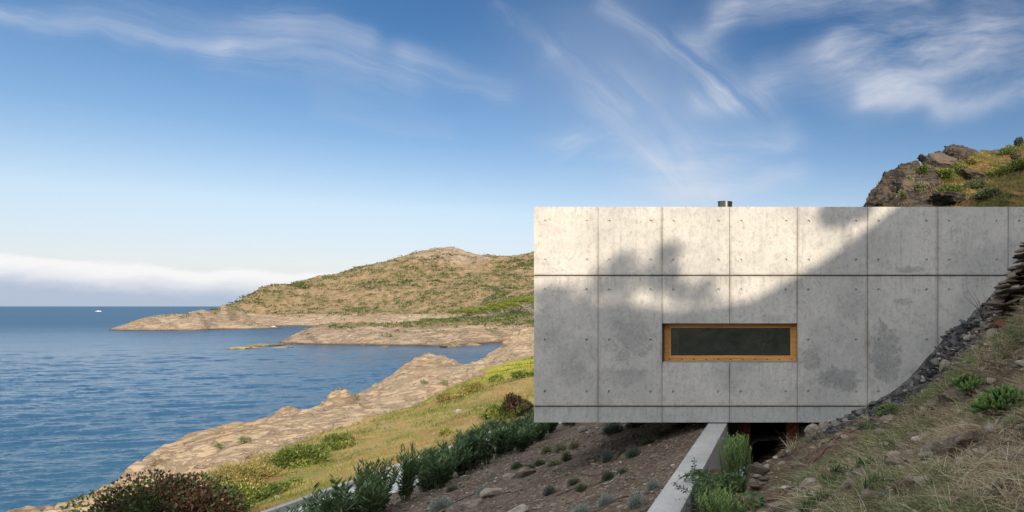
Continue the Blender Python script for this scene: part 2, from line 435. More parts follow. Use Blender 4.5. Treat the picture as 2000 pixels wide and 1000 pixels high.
def coast_mat():
    m, nt, bs = new_mat('coastal_ground')
    p = geopos(nt); rk = attr(nt, 'rock'); x, y, z = sep(nt, p)
    rc, st, crk = rock_color(nt, p, s=1.1)
    wet = z.sm(1.6, 0.4); crk = crk * 1.0
    rc = mixc(nt, wet * 0.7, rc, (0.07, 0.055, 0.045))
    n1 = noise(nt, vmap(nt, p, (1, 0.45, 1)), 0.16, 5, 0.6); n2 = noise(nt, p, 0.55, 5, 0.65); n3 = noise(nt, p, 3.0, 5, 0.7)
    g = ramp(nt, n1 * 0.6 + n2 * 0.4, [(0.34, (0.12, 0.135, 0.022)), (0.46, (0.18, 0.165, 0.04)), (0.54, (0.30, 0.21, 0.085)), (0.60, (0.16, 0.155, 0.03)), (0.70, (0.075, 0.105, 0.02))])
    g = mixc(nt, noise(nt, vmap(nt, p, (1, 0.3, 1)), 0.35, 4, 0.6).sm(0.48, 0.62) * 0.6 * y.sm(60.0, 22.0), g, (0.12, 0.145, 0.025))
    g = mixc(nt, noise(nt, p, 0.31, 4).sm(0.55, 0.68) * 0.8, g, (0.27, 0.125, 0.06))
    g = mixc(nt, n3.sm(0.4, 0.75) * 0.5, g, (0.34, 0.26, 0.13))
    g = mixc(nt, n3.sm(0.5, 0.25) * 0.5, g, (0.07, 0.08, 0.02))
    g = mixc(nt, attr(nt, 'lime') * 0.9, g, (0.30, 0.29, 0.025))
    f = (rk + (n2 - 0.5) * 0.55 + (n3 - 0.5) * 0.3).sm(0.42, 0.58)
    c = mixc(nt, f, g, rc)
    h = mixc(nt, f, n3 * 0.25, st * 0.9 + crk.sm(0.0, 0.05) * 0.06)
    fin(nt, bs, c, 0.92, bump(nt, h, 0.8, 0.20), 0.12)
    return m
def headland_mat():
    m, nt, bs = new_mat('headland_ground')
    p = geopos(nt); x, y, z = sep(nt, p); rk = attr(nt, 'rock')
    rc, st, crk = rock_color(nt, p, (0.17, 0.13, 0.095), (0.285, 0.22, 0.158), (0.37, 0.295, 0.22), s=0.3)
    n1 = noise(nt, p, 0.028, 5, 0.6); n2 = noise(nt, vmap(nt, p, (1, 0.6, 0.6)), 0.16, 5, 0.68); n3 = noise(nt, p, 0.6, 4, 0.7)
    g = ramp(nt, n2, [(0.34, (0.085, 0.09, 0.035)), (0.42, (0.155, 0.130, 0.066)), (0.50, (0.230, 0.165, 0.100)), (0.66, (0.295, 0.215, 0.14))])
    g = mixc(nt, n1.sm(0.45, 0.68) * 0.6, g, (0.135, 0.122, 0.055))
    g = mixc(nt, n3.sm(0.40, 0.75) * 0.55, g, (0.33, 0.235, 0.135))
    f = (rk + (n2 - 0.5) * 0.7).sm(0.40, 0.60)
    c = mixc(nt, f, g, rc)
    tide = z.sm(1.5, 0.3); c = mixc(nt, tide * 0.85, c, (0.06, 0.05, 0.04))
    fin(nt, bs, c, 0.95, bump(nt, n2 * 1.2 + st * 0.3 + n3 * 0.45, 1.0, 1.5), 0.1)
    return m
def hill_mat():
    m, nt, bs = new_mat('hillside_soil')
    p = geopos(nt); sh = attr(nt, 'shale')
    n1 = noise(nt, p, 1.3, 5, 0.65); n2 = noise(nt, p, 7, 5, 0.7); n3 = noise(nt, p, 40, 4, 0.7)
    v = voro(nt, p, 16)
    c = ramp(nt, n1 * 0.5 + n2 * 0.5, [(0.35, (0.05, 0.036, 0.025)), (0.5, (0.115, 0.085, 0.058)), (0.65, (0.185, 0.145, 0.105))])
    c = mixc(nt, noise(nt, p, 0.9, 3).sm(0.52, 0.68) * 0.5, c, (0.075, 0.085, 0.035))
    c = mixc(nt, n3.sm(0.55, 0.75) * 0.5, c, (0.26, 0.22, 0.17))
    c = mixc(nt, sh, c, ramp(nt, n2 * 0.6 + n3 * 0.4, [(0.35, (0.05, 0.048, 0.05)), (0.5, (0.12, 0.115, 0.11)), (0.68, (0.24, 0.23, 0.215))]))
    fin(nt, bs, c, 0.95, bump(nt, n2 * 1.0 + n3 * 0.5 + v * 0.3, 1.0, 0.05), 0.1)
    return m
def gravel_mat():
    m, nt, bs = new_mat('gravel_bed')
    p = geopos(nt)
    n1 = noise(nt, p, 0.7, 5, 0.6); n2 = noise(nt, p, 9, 5, 0.7); n3 = noise(nt, p, 45, 3, 0.7); v = voro(nt, p, 26, 'F1', 'Color')
    vx, _, _ = sep(nt, v)
    c = ramp(nt, n1 * 0.5 + n2 * 0.5, [(0.36, (0.066, 0.047, 0.033)), (0.5, (0.122, 0.091, 0.068)), (0.66, (0.18, 0.142, 0.112))])
    c = mixc(nt, vx.sm(0.80, 0.98) * 0.55, c, (0.36, 0.32, 0.27))
    c = mixc(nt, vx.sm(0.25, 0.05) * 0.45, c, (0.055, 0.042, 0.034))
    fin(nt, bs, c, 0.95, bump(nt, n2 * 0.6 + n3 * 0.5 + vx * 0.4, 1.0, 0.03), 0.1)
    return m
def concrete_mat(name, base=(0.395, 0.39, 0.375), lite=(0.54, 0.522, 0.488), stains=(), xj=(), zj=()):
    m, nt, bs = new_mat(name)
    p = geopos(nt); x, y, z = sep(nt, p)
    n1 = noise(nt, p, 1.1, 6, 0.6, 0.4); n2 = noise(nt, p, 5.5, 6, 0.7); n3 = noise(nt, p, 55, 3, 0.75)
    cell = noise(nt, vec(nt, x * 0.8, 0.0, z * 0.7), 1, 2)
    g1 = noise(nt, vmap(nt, p, (1, 1, 0.7)), 17, 6, 0.8); g2 = noise(nt, p, 7, 8, 0.78, 0.6)
    c = mixc(nt, (n1 * 0.65 + cell * 0.35).sm(0.36, 0.64), base, lite)
    c = mixc(nt, n2.sm(0.50, 0.32) * 0.34, c, (0.25, 0.25, 0.245))
    ver = noise(nt, vmap(nt, p, (14, 14, 0.55)), 1, 5, 0.7)
    c = mixc(nt, ver.sm(0.52, 0.72) * n1.sm(0.35, 0.6) * 0.30, c, (0.20, 0.195, 0.18))
    c = mixc(nt, g1.sm(0.50, 0.36) * 0.42, c, (0.20, 0.20, 0.195))
    c = mixc(nt, g1.sm(0.55, 0.70) * 0.30, c, (0.58, 0.57, 0.54))
    c = mixc(nt, (g2 - 0.5).ab().sm(0.012, 0.0) * n1.sm(0.50, 0.62) * 0.55, c, (0.17, 0.168, 0.16))
    c = mixc(nt, noise(nt, p, 2.3, 7, 0.72, 1.2).sm(0.60, 0.68) * 0.20, c, (0.60, 0.585, 0.55))
    if xj:
        d = None
        for a in xj:
            e = (x - a).ab(); d = e if d is None else d.mn(e)
        dirt = noise(nt, vmap(nt, p, (9, 9, 0.9)), 1, 5, 0.65)
        c = mixc(nt, d.sm(0.08, 0.0) * dirt.sm(0.38, 0.65) * 0.5, c, (0.20, 0.165, 0.115))
        d2 = None
        for a in zj:
            e = (a - z); e = e.sm(-0.001, 0.004) * e.sm(0.38, 0.0)
            if len(zj) == 4 and a == zj[3]: e = e * (x + 1.093).ab().sm(1.33, 1.25)
            d2 = e if d2 is None else d2.mx(e)
        c = mixc(nt, d2 * noise(nt, vmap(nt, p, (15, 15, 0.7)), 1, 5, 0.7).sm(0.45, 0.75) * 0.55, c, (0.16, 0.145, 0.12))
        d3 = None
        for a in zj[:3]:
            e = (z - a).ab().sm(0.07, 0.0); d3 = e if d3 is None else d3.mx(e)
        c = mixc(nt, d3 * n2.sm(0.35, 0.6) * 0.45, c, (0.19, 0.17, 0.14))
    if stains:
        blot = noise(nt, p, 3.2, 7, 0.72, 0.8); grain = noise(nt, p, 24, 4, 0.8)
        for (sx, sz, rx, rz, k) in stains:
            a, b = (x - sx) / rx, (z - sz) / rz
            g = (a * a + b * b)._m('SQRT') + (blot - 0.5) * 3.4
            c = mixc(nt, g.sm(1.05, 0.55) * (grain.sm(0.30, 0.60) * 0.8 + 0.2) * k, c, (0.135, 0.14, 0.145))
    c = mixc(nt, n3.sm(0.63, 0.72) * 0.55, c, (0.12, 0.118, 0.11))
    c = mixc(nt, voro(nt, p, 24).sm(0.13, 0.07) * noise(nt, p, 2.0, 3).sm(0.45, 0.6) * 0.75, c, (0.07, 0.068, 0.06))
    c = mixc(nt, n3.sm(0.36, 0.26) * 0.4, c, (0.58, 0.56, 0.53))
    fin(nt, bs, c, 0.78, bump(nt, n3 * 0.5 + n2 * 0.4, 0.35, 0.006), 0.3)
    return m
def stone_mat(name, a, b, s=6):
    m, nt, bs = new_mat(name)
    p = geopos(nt); t = objrand(nt)
    n = noise(nt, p, s, 6, 0.7, 0.5); n2 = noise(nt, vmap(nt, p, (s * 1.2, s * 1.2, s * 6), (R(20), R(12), 0)), 1, 5, 0.7)
    c = mixc(nt, (n * 0.5 + n2 * 0.5 + (t - 0.5) * 0.2).sm(0.35, 0.66), a, b)
    c = mixc(nt, noise(nt, p, s * 2.1, 4).sm(0.62, 0.7) * 0.4, c, (0.34, 0.31, 0.25))
    fin(nt, bs, c, 0.92, bump(nt, n2 + n * 0.6, 0.9, 0.25 / s), 0.15)
    return m
def tint_stone_mat(name, stops, s=20):
    m, nt, bs = new_mat(name)
    p = geopos(nt); n = noise(nt, p, s, 5, 0.7)
    c = ramp(nt, attr(nt, 'tint') + (n - 0.5) * 0.5, stops)
    fin(nt, bs, c, 0.92, bump(nt, n, 0.7, 0.3 / s), 0.15)
    return m
M = {}
m, nt, bs = new_mat('coast_rock'); p = geopos(nt); rc, st, crk = rock_color(nt, p, s=1.6)
fin(nt, bs, rc, 0.92, bump(nt, st, 0.9, 0.15), 0.12); M['coastrock'] = m
M['water'] = water_mat(); M['coast'] = coast_mat(); M['headland'] = headland_mat(); M['hill'] = hill_mat(); M['gravel'] = gravel_mat()

# ------------------------------------------------------------------ sea
rows = np.concatenate([20 * F / np.arange(500, 7.0, -0.62), np.geomspace(4100, 60000, 40)])
us = np.concatenate([np.linspace(-1.26, -0.30, 760), np.linspace(-0.29, 0.6, 60)])
gd, gu = np.meshgrid(rows, us, indexing='ij'); sxx, syy = (gu * gd).ravel(), gd.ravel()
step = np.gradient(rows)[:, None].repeat(len(us), 1).ravel()
cw, sw = math.cos(R(11)), math.sin(R(11)); wu, wv = sxx * cw + syy * sw, -sxx * sw + syy * cw
sz = np.zeros_like(sxx)
gust = 0.75 + 0.5 * sstep(fbm(wu / 60, wv / 140, 0, 3, 205), -0.6, 0.6)
for i_, lam in enumerate((42.0, 21.0, 11.0, 5.6, 2.9, 1.5, 0.8)):
    k_ = sstep(lam / step, 1.6, 3.2)
    am = (0.003, 0.006, 0.018, 0.042, 0.056, 0.056, 0.048)[i_]
    sz = sz + k_ * (0.64 - np.abs(fbm(wu / (lam * 1.9) + 7 * i_, wv / lam, 0.3 * i_, 2, 210 + i_)) * 1.2) * lam * am * gust
v = np.stack([sxx, syy, sz], 1); nr, nc = gd.shape; i = np.arange(nr * nc).reshape(nr, nc)
f = np.stack([i[:-1, :-1].ravel(), i[:-1, 1:].ravel(), i[1:, 1:].ravel(), i[1:, :-1].ravel()], 1)
nv = len(v); q = 60000.0
v = np.vstack([v, [(-q, -q, -3.0), (q, -q, -3.0), (q, q, -3.0), (-q, q, -3.0)]]); f = np.vstack([f, [[nv, nv + 1, nv + 2, nv + 3]]])
o = mesh_np('sea', v, f, M['water'], smooth=True); o['kind'] = 'structure'

# ------------------------------------------------------------------ the hillside (right, under and behind the camera)
hp = [P(*a) for a in [(1500, 1000, 7), (1600, 1000, 6), (1700, 1000, 5), (1850, 1000, 4.4), (2000, 1000, 4.0), (1470, 965, 10), (1550, 950, 8.5), (1650, 930, 8),
     (1750, 900, 7.5), (1900, 900, 6), (2000, 900, 5.5), (1530, 890, 12), (1490, 917, 12.5), (1570, 868, 12.7), (1600, 846, 12.8), (1540, 893, 12.7), (1510, 912, 12.6), (1455, 920, 12.3), (1640, 826, 12.8), (1690, 810, 12.7), (1750, 800, 12.5),
     (1788, 776, 12.7), (1808, 748, 12.9), (1820, 716, 13.0), (1842, 688, 13), (1852, 664, 13), (1882, 644, 13), (1922, 618, 13), (1700, 860, 10), (1800, 830, 9.5), (1900, 790, 9),
     (2000, 780, 7.5), (1940, 700, 9.5), (2000, 665, 9.2), (1440, 1000, 8.5), (1395, 925, 10.4), (1430, 925, 11.5)]]
hp += [(0, 0, 18.3), (-0.6, 3, 17.8), (-1.1, 6, 17.55), (-1.1, 9, 17.55), (-0.5, 15, 16.9), (2, 0, 19.4), (1.0, 2, 18.8), (4.2, 4, 21.2), (4.5, 8, 21.3), (4.8, 11, 21.6), (5, 13, 21.7), (7, 4, 23.5), (8, 8, 24.4), (9, 12, 25.0),
       (-3, 0, 17.5), (-6, -3, 17.1), (-6, 2, 16.3), (5, -3, 22.3), (14, 14, 27), (20, 12, 29)]
ca, sa = math.cos(SUN_AZ), math.sin(SUN_AZ); tg = math.tan(SUN_EL)
def AH(a, h, bb): return (a * ca + h * sa, a * sa - h * ca, bb + h * tg)     # along / across the sun's heading
CREST = [(-18, 19.6), (-14, 20.4), (-10, 21.4), (-8.4, 22.6), (-7, 24.2), (-5.6, 24.5), (-4.4, 23.4), (-3, 23.45), (0, 24.15), (2.5, 24.95), (4.3, 24.68), (5.63, 24.3), (7.14, 24.85), (7.65, 25.08), (8.4, 25.78), (11, 27.3), (15, 29.2), (20, 31.6), (24, 33.8), (28, 36.4), (33.6, 40.2), (38, 42)]
for a, bb in CREST:
    hp.append(AH(a, 15, bb)); hp.append(AH(a, 12.5, bb - 0.55)); q = AH(a, 20, bb); hp.append((q[0], q[1], q[2] - 2.2)); q = AH(a, 30, bb); hp.append((q[0], q[1], q[2] - 6))
hill_f = TPS(hp, lam=2e-5)
def hill_z(x, y):
    x = np.asarray(x, float); y = np.asarray(y, float)
    z = hill_f(x, y)
    near = sstep(np.hypot(x, y - 6), 16, 6)
    z = z + near * (fbm(x * 0.9, y * 0.9, 0, 4, 5) * 0.07 + ridged(x * 2.2, y * 2.2, 0, 4, 9) * 0.045 - 0.03 + fbm(x * 9, y * 9, 0, 3, 4) * 0.012)
    z = z + (1 - near) * fbm(x * 0.45, y * 0.45, 0, 4, 15) * 0.10
    z = np.where(y > 13.32, np.minimum(z, 17.55 - np.maximum(y - 13.32, 0) * 0.2), z)
    return z
def shale_at(x, y, z):
    d = fbm(np.asarray(x) * 1.6, np.asarray(y) * 1.6, 0, 3, 8) * 0.5
    return sstep(12.05 - y + d - 0.55 * sstep(x, 1.0, 2.6), 0.75, -0.05) * sstep(x, 0.2, 0.7)
xs = np.concatenate([np.arange(-1.15, 4.6, 0.042), np.arange(4.7, 44, 0.9)])
xs = np.concatenate([np.arange(-40, -1.2, 1.1), xs])
ys = np.concatenate([np.arange(-46, 2.6, 0.9), np.arange(2.6, 13.33, 0.046), np.linspace(13.36, 17.2, 14)])
def hill_sheet(x, y):
    z = hill_z(x, y)
    # left of the garden wall the slope passes beneath the gravel bed
    return np.where((x < -1.2) & (y > 3.0), np.minimum(z, 15.5 + (x + 1.2) * 0.45), z)
o = grid_mesh('hillside', xs, ys, hill_sheet, M['hill'], {'shale': shale_at})

# ------------------------------------------------------------------ gravel bed left of the wall
def bed_z(x, y):
    x = np.asarray(x, float); y = np.asarray(y, float)
    z = 17.74 - 0.31 * np.clip(-1.5 - x, -1, 10.3) - 0.03 * np.maximum(y - 17, 0)
    return z + fbm(x * 0.5, y * 0.5, 0, 4, 33) * 0.06 * sstep(-x, 1.5, 3) + ridged(x * 2.5, y * 2.5, 0, 3, 31) * 0.018
xs = np.arange(-11.85, -1.44, 0.055); ys = np.concatenate([np.arange(4.5, 24, 0.06), np.arange(24, 60, 0.16)])
grid_mesh('gravel_bed', xs, ys, bed_z, M['gravel'])

# ------------------------------------------------------------------ path with its kerb beyond the hedge
def path_z(y): return 14.62 - 0.03 * np.maximum(np.asarray(y, float) - 17, 0)
M['path'] = concrete_mat('path_concrete', (0.40, 0.40, 0.395), (0.50, 0.495, 0.485))
ys = np.arange(5, 90, 1.0)
b = MB()
for i in range(len(ys) - 1):
    z0, z1 = float(path_z(ys[i])), float(path_z(ys[i + 1]))
    b.quad((-13.35, ys[i], z0), (-11.6, ys[i], z0), (-11.6, ys[i + 1], z1), (-13.35, ys[i + 1], z1))
o = b.build('path', M['path']); o['kind'] = 'structure'
M['kerb'] = concrete_mat('kerb_concrete', (0.27, 0.265, 0.255), (0.36, 0.35, 0.335))
b = MB()
for i in range(len(ys) - 1):
    z0, z1 = float(path_z(ys[i])), float(path_z(ys[i + 1]))
    t0, t1 = z0 + 0.16, z1 + 0.16
    x0, x1 = -13.55, -13.35
    b.quad((x1, ys[i], z0 - 0.1), (x1, ys[i + 1], z1 - 0.1), (x1, ys[i + 1], t1), (x1, ys[i], t0))
    b.quad((x1, ys[i], t0), (x1, ys[i + 1], t1), (x0, ys[i + 1], t1), (x0, ys[i], t0))
    b.quad((x0, ys[i], t0), (x0, ys[i + 1], t1), (x0, ys[i + 1], z1 - 0.3), (x0, ys[i], z0 - 0.3))
o = b.build('kerb', M['kerb']); o['kind'] = 'structure'

# ------------------------------------------------------------------ the coast below: grass slope, rock shelf and ridge falling into the sea
cp = [P(*a) for a in [(740, 757, 104), (780, 724, 112), (860, 688, 125), (835, 690, 122), (800, 705, 118), (680, 772, 90), (700, 785, 90), (640, 798, 86), (560, 812, 75), (480, 832, 70), (400, 850, 65), (330, 880, 62), (280, 905, 60), (225, 945, 61), (170, 967, 63), (60, 1000, 70),
      (890, 703, 127), (960, 701, 140), (985, 692, 148), (1005, 670, 160), (1025, 644, 170), (1043, 632, 182), (1080, 628, 200), (920, 705, 132), (760, 738, 106), (720, 772, 96),
      (350, 960, 45), (420, 905, 50), (530, 870, 55), (690, 825, 65), (830, 780, 80), (900, 742, 95), (985, 705, 115), (1043, 690, 125),
      (500, 1000, 27), (600, 950, 28), (700, 900, 35), (850, 840, 45), (950, 790, 58), (1040, 740, 75), (1040, 800, 45), (300, 1000, 31), (200, 1000, 48), (120, 1000, 60)]]
for y in (8, 15, 22, 30, 40, 55, 75, 100, 140, 200, 300):
    cp.append((-13.4, y, float(path_z(min(y, 60))) - 0.02)); cp.append((-15.0, y, float(path_z(min(y, 60))) - 0.35))
for y, x in ((90, -74), (110, -80), (130, -84), (150, -84), (175, -86), (220, -90), (75, -68), (50, -72), (30, -75), (10, -78), (300, -90)):
    cp.append((x, y, -0.6)); cp.append((x - 12, y, -4.0))
for y, zz in ((220, 19), (260, 22), (300, 22)): cp.append((-60, y, zz)); cp.append((-40, y, zz + 2))
coast_f = TPS(cp, sy=0.7, lam=2e-5)
RL = [(8, -30), (31, -33), (45, -37), (50, -39), (55, -39), (65, -39.6), (80, -41), (95, -43.6), (115, -46), (125, -46), (160, -47), (330, -50)]
def rock_at(x, y, z=None):
    xr = np.interp(y, [q[0] for q in RL], [q[1] for q in RL]); return sstep(xr - np.asarray(x) + fbm(np.asarray(x) * 0.12, np.asarray(y) * 0.12, 0, 3, 2) * 3, -3.5, 3.5)
def lime_at(x, y, z=None):
    x0, y0, _ = P(1030, 712, 105); return np.exp(-(((x - x0) / 6) ** 2 + ((y - y0) / 16) ** 2) * 1.0)
def coast_z(x, y):
    x = np.asarray(x, float); y = np.asarray(y, float)
    z = coast_f(x, y); rk = rock_at(x, y)
    u, v = x * 0.8 + y * 0.6, -x * 0.6 + y * 0.8          # strata run across the shelf
    z = z + rk * (ridged(u * 0.06, v * 0.14, 0, 5, 41) * 0.85 + ridged(u * 0.20, v * 0.55, 0, 4, 43) * 0.30 - 0.92)
    z = z - rk * 0.85 * sstep(y, 78, 108)
    ck = vnoise(u * 0.07 + 0.5 * fbm(u * .1, v * .1, 0, 2, 50), v * 0.17, 0, 48); z = z - rk * 0.55 * np.exp(-(ck / 0.07) ** 2)
    ck = vnoise(u * 0.15, v * 0.30 + 0.6 * fbm(u * .1, v * .1, 3, 2, 51), 0, 49); z = z - rk * 0.30 * np.exp(-(ck / 0.09) ** 2)
    z = z + (1 - rk) * fbm(x * 0.22, y * 0.22, 0, 4, 45) * 0.16 * sstep(-x, 13.6, 16)
    for (px, py, d, hh, rr) in ((660, 792, 87, 1.35, 1.8), (676, 778, 89, 1.25, 2.6), (838, 690, 122, 1.3, 4.5), (760, 735, 106, 0.5, 4), (1012, 660, 164, 1.2, 4), (555, 815, 75, 0.5, 2.2)):
        x0, y0, _ = P(px, py, d); r2 = ((x - x0) ** 2 + ((y - y0) * 0.8) ** 2) / rr ** 2
        z = z + hh * np.exp(-r2) * (0.55 + 0.32 * ridged(u * 0.35, v * 0.8, 0, 4, 47))
    return z
xs = np.concatenate([np.arange(-92, -48, 0.30), np.arange(-48, -13.5, 0.22)]); xs[-1] = -13.5
ys = np.geomspace(9, 330, 520)
grid_mesh('coastal_slope', xs, ys, coast_z, M['coast'], {'rock': rock_at, 'lime': lime_at})

# ------------------------------------------------------------------ the far headland with its cape, bay and rocky point
hd = []
for a in [(215, 643, 596, 0), (300, 646, 596, 0), (380, 645.5, 598, 0), (440, 643.5, 606, 0), (462, 640.5, 660, 0), (480, 637.5, 708, 0), (560, 637, 716, 0), (650, 637, 716, 0), (760, 636.5, 722, 0), (860, 636, 724, 0)]:
    x, y, z = P(a[0], a[1], a[2]); y = 20 * F / (a[1] - HY); x = (a[0] - PX) / F * y; hd.append((x, y, 0)); hd.append((x, y - 14, -3.5))
    if a[0] > 250: hd.append((x, y + (9 if a[0] < 450 else 12), 6.5))
hd += [P(*a) for a in [(235, 637, 606), (262, 626, 612), (300, 618, 616), (345, 612, 622), (380, 606, 640), (400, 604, 650), (430, 602, 668), (458, 594, 750), (500, 570, 780), (570, 551, 830), (640, 539, 860), (700, 526, 880), (760, 509, 910),
      (800, 497, 930), (840, 490, 940), (880, 486, 950), (905, 493, 955), (930, 506, 965), (960, 503, 990), (1000, 498, 1010), (1043, 493, 1020), (1100, 480, 1050), (1180, 470, 1080),
      (550, 600, 760), (650, 595, 775), (650, 565, 815), (750, 600, 775), (750, 555, 830), (850, 600, 780), (850, 545, 850), (900, 575, 800), (960, 570, 800), (960, 535, 890), (1040, 560, 800), (1040, 525, 900),
      (480, 615, 735), (1000, 600, 660), (1040, 600, 650), (900, 612, 700), (1100, 590, 640)]]
for a in [(220, 640, 640), (300, 640, 690), (400, 640, 760), (480, 640, 880), (600, 640, 1000), (760, 640, 1080), (900, 640, 1150)]:
    hd.append(((a[0] - PX) / F * a[2], a[2], -4 if a[0] < 500 else 18))
for a in [(262, 626, 612), (300, 618, 616), (345, 612, 622), (380, 606, 640), (400, 604, 650), (430, 602, 668)]:
    x, y, z = P(*a); hd.append((x + 6, y + 22, z - 2.5)); hd.append((x + 14, y + 50, 2.0))
hd += [P(*a) for a in [(430, 604, 705), (400, 613, 705), (370, 621, 700), (340, 626, 690), (440, 600, 730), (410, 612, 740)]]
# rocky point
for a in [(545, 668), (570, 672.5), (600, 674), (700, 675), (800, 676.5), (900, 675), (960, 671), (1000, 668), (1080, 664), (1150, 662)]:
    y = 20 * F / (a[1] - HY); x = (a[0] - PX) / F * y; hd.append((x, y, 0)); hd.append((x, y - 9, -3.0))
    if a[0] > 580: hd.append((x, y + 7, 4.2))
hd += [P(*a) for a in [(575, 656, 384), (605, 645, 384), (630, 640, 388), (655, 633, 394), (690, 630.5, 402), (720, 632, 410), (760, 633.5, 418), (800, 634, 425), (850, 634, 430), (700, 650, 388), (800, 650, 390), (900, 650, 395), (900, 628, 450), (960, 650, 415), (1000, 640, 430), (1040, 642, 425),
      (960, 622, 510), (1040, 615, 510), (900, 620, 560), (980, 610, 590), (840, 628, 520)]]
for px, yy_ in ((560, 430), (620, 470), (680, 500), (740, 520), (560, 520), (600, 600), (700, 610), (800, 620), (500, 620), (850, 640), (780, 560), (430, 540), (350, 480)):
    hd.append(((px - PX) / F * yy_, yy_, -3.5))
head_f = TPS(hd, lam=1e-5)
def head_z(x, y):
    x = np.asarray(x, float); y = np.asarray(y, float)
    z = head_f(x, y); up = sstep(z, 0.3, 7)
    u, v = x * 0.8 + y * 0.6, -x * 0.6 + y * 0.8
    n = ridged(u * 0.011, v * 0.022, 0, 4, 61) * 3.6 + ridged(u * 0.06, v * 0.13, 0, 4, 63) * 0.9
    low = sstep(z, 22, 8)
    n2 = ridged(u * 0.10, v * 0.32, 0, 4, 65) * 0.8 - 0.8
    z = z + up * (n - 2.6) * (1 - 0.85 * sstep(y, 840, 760) * sstep(x / y * F + PX, 500, 455)) * (0.25 + 0.75 * sstep(z, 8, 40)) + low * n2 * sstep(z, -1.5, 3)
    x0, y0, _ = P(880, 488, 950); z = z + 2.5 * (ridged(u * 0.05, v * 0.09, 0, 4, 67) - 0.6) * np.exp(-((x - x0) ** 2 + (y - y0) ** 2) / 70 ** 2)
    return z
def hrock_at(x, y, z):
    s1 = np.where(np.asarray(y) < 540, sstep(z, 10, 6.2), sstep(z, 15, 7)); x0, y0, _ = P(880, 488, 950)
    s2 = np.exp(-((x - x0) ** 2 + (y - y0) ** 2) / 60 ** 2) * 0.75
    cape = sstep(y, 720, 670) * sstep(x, -420, -450)
    return np.clip(np.maximum(np.maximum(s1, s2), cape * 0.9) + 0.1, 0, 1)
xs = np.arange(-600, -120, 1.7); ys = np.geomspace(338, 1160, 430)
grid_mesh('headland', xs, ys, head_z, M['headland'], {'rock': hrock_at})

# ------------------------------------------------------------------ the hill behind the house
bp = [P(*a) for a in [(1697, 404, 40), (1715, 380, 41), (1735, 347, 42), (1760, 334, 44), (1780, 332, 45), (1800, 322, 46), (1845, 305, 48), (1870, 296, 50), (1900, 304, 51), (1930, 302, 51), (1970, 292, 52), (2000, 278, 53), (2060, 256, 54), (2150, 230, 56),
      (1720, 420, 37), (1800, 404, 36), (1900, 404, 34), (2000, 404, 32), (2100, 404, 30), (1800, 360, 41), (1880, 345, 43.5), (1950, 350, 42), (2020, 330, 43), (2080, 340, 40), (1750, 380, 41), (1850, 330, 45.5), (1930, 322, 47)]]
for a in [(1697, 404, 40), (1735, 347, 42), (1800, 320, 46), (1870, 296, 50), (1930, 302, 51), (2000, 278, 53), (2150, 230, 56)]:
    x, y, z = P(*a); bp.append((x, y + 5, z - 1.5)); bp.append((x, y + 18, z - 9))
for a in [(1690, 412, 39), (1708, 380, 41), (1728, 350, 43)]:
    x, y, z = P(*a); bp.append((x - 1.2, y + 1.5, z - 2.2)); bp.append((x - 5, y + 3, z - 7))
bp += [(3, 28, 19.5), (6, 26, 21), (12, 25, 23.5), (20, 25, 27), (0, 34, 17), (-2, 44, 14)]
back_f = TPS(bp, lam=2e-5)
def back_z(x, y):
    x = np.asarray(x, float); y = np.asarray(y, float); u, v = x * 0.7 + y * 0.7, -x * 0.7 + y * 0.7
    z = back_f(x, y); k = sstep(x, 15, 8)
    return z - 0.12 - 0.25 * k + ridged(u * 0.25, v * 0.5, 0, 5, 71) * (0.12 + 0.22 * k) + fbm(x * 0.8, y * 0.8, 0, 4, 73) * 0.12
def brock_at(x, y, z):
    return np.clip(sstep(np.asarray(x), 13.0, 7.5) * 0.75 + fbm(np.asarray(x) * 0.3, np.asarray(y) * 0.3, 0, 4, 75) * 0.45, 0, 1)
def back_mat():
    m, nt, bs = new_mat('upper_hill_ground')
    p = geopos(nt); rk = attr(nt, 'rock')
    rc, st, crk = rock_color(nt, p, (0.018, 0.016, 0.015), (0.058, 0.050, 0.043), (0.155, 0.125, 0.095), s=2.0)
    n2 = noise(nt, p, 0.7, 5, 0.65); n3 = noise(nt, p, 4, 5, 0.7)
    g = ramp(nt, n2 * 0.7 + n3 * 0.3, [(0.36, (0.03, 0.05, 0.012)), (0.46, (0.085, 0.09, 0.025)), (0.55, (0.22, 0.135, 0.055)), (0.66, (0.30, 0.19, 0.085))])
    f = (rk + (n2 - 0.5) * 0.6).sm(0.42, 0.55)
    c = mixc(nt, f, g, rc)
    fin(nt, bs, c, 0.95, bump(nt, st * 0.8 + n3 * 0.5, 1.0, 0.25), 0.1)
    return m
M['back'] = back_mat()
xs = np.arange(-4, 30, 0.15); ys = np.arange(25.5, 68, 0.19)
grid_mesh('upper_hill', xs, ys, back_z, M['back'], {'rock': brock_at})
# ------------------------------------------------------------------ the concrete house
Y0 = F / 105.0                                     # distance of the facade: 105 picture units to the metre
def fx(px): return (px - PX) / 105.0
def fz(py): return H - (py - HY) / 105.0
XJ = [1043, 1168, 1293, 1425, 1557, 1694, 1832, 1969, 2106, 2243, 2380]
XL, XR, ZB, ZT, YB = fx(1043), fx(2380), fz(825), fz(404), 26.0
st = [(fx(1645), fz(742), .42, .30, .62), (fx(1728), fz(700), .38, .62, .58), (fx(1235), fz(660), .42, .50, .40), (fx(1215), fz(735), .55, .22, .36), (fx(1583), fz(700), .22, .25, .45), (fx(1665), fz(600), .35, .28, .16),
      (fx(1100), fz(720), .40, .30, .22), (fx(1770), fz(590), .28, .08, .40), (fx(1780), fz(526), .50, .06, .42), (fx(1140), fz(690), .25, .35, .20), (fx(1510), fz(622), .35, .07, .28), (fx(1880), fz(600), .3, .3, .14), (fx(1065), fz(640), .25, .4, .22)]
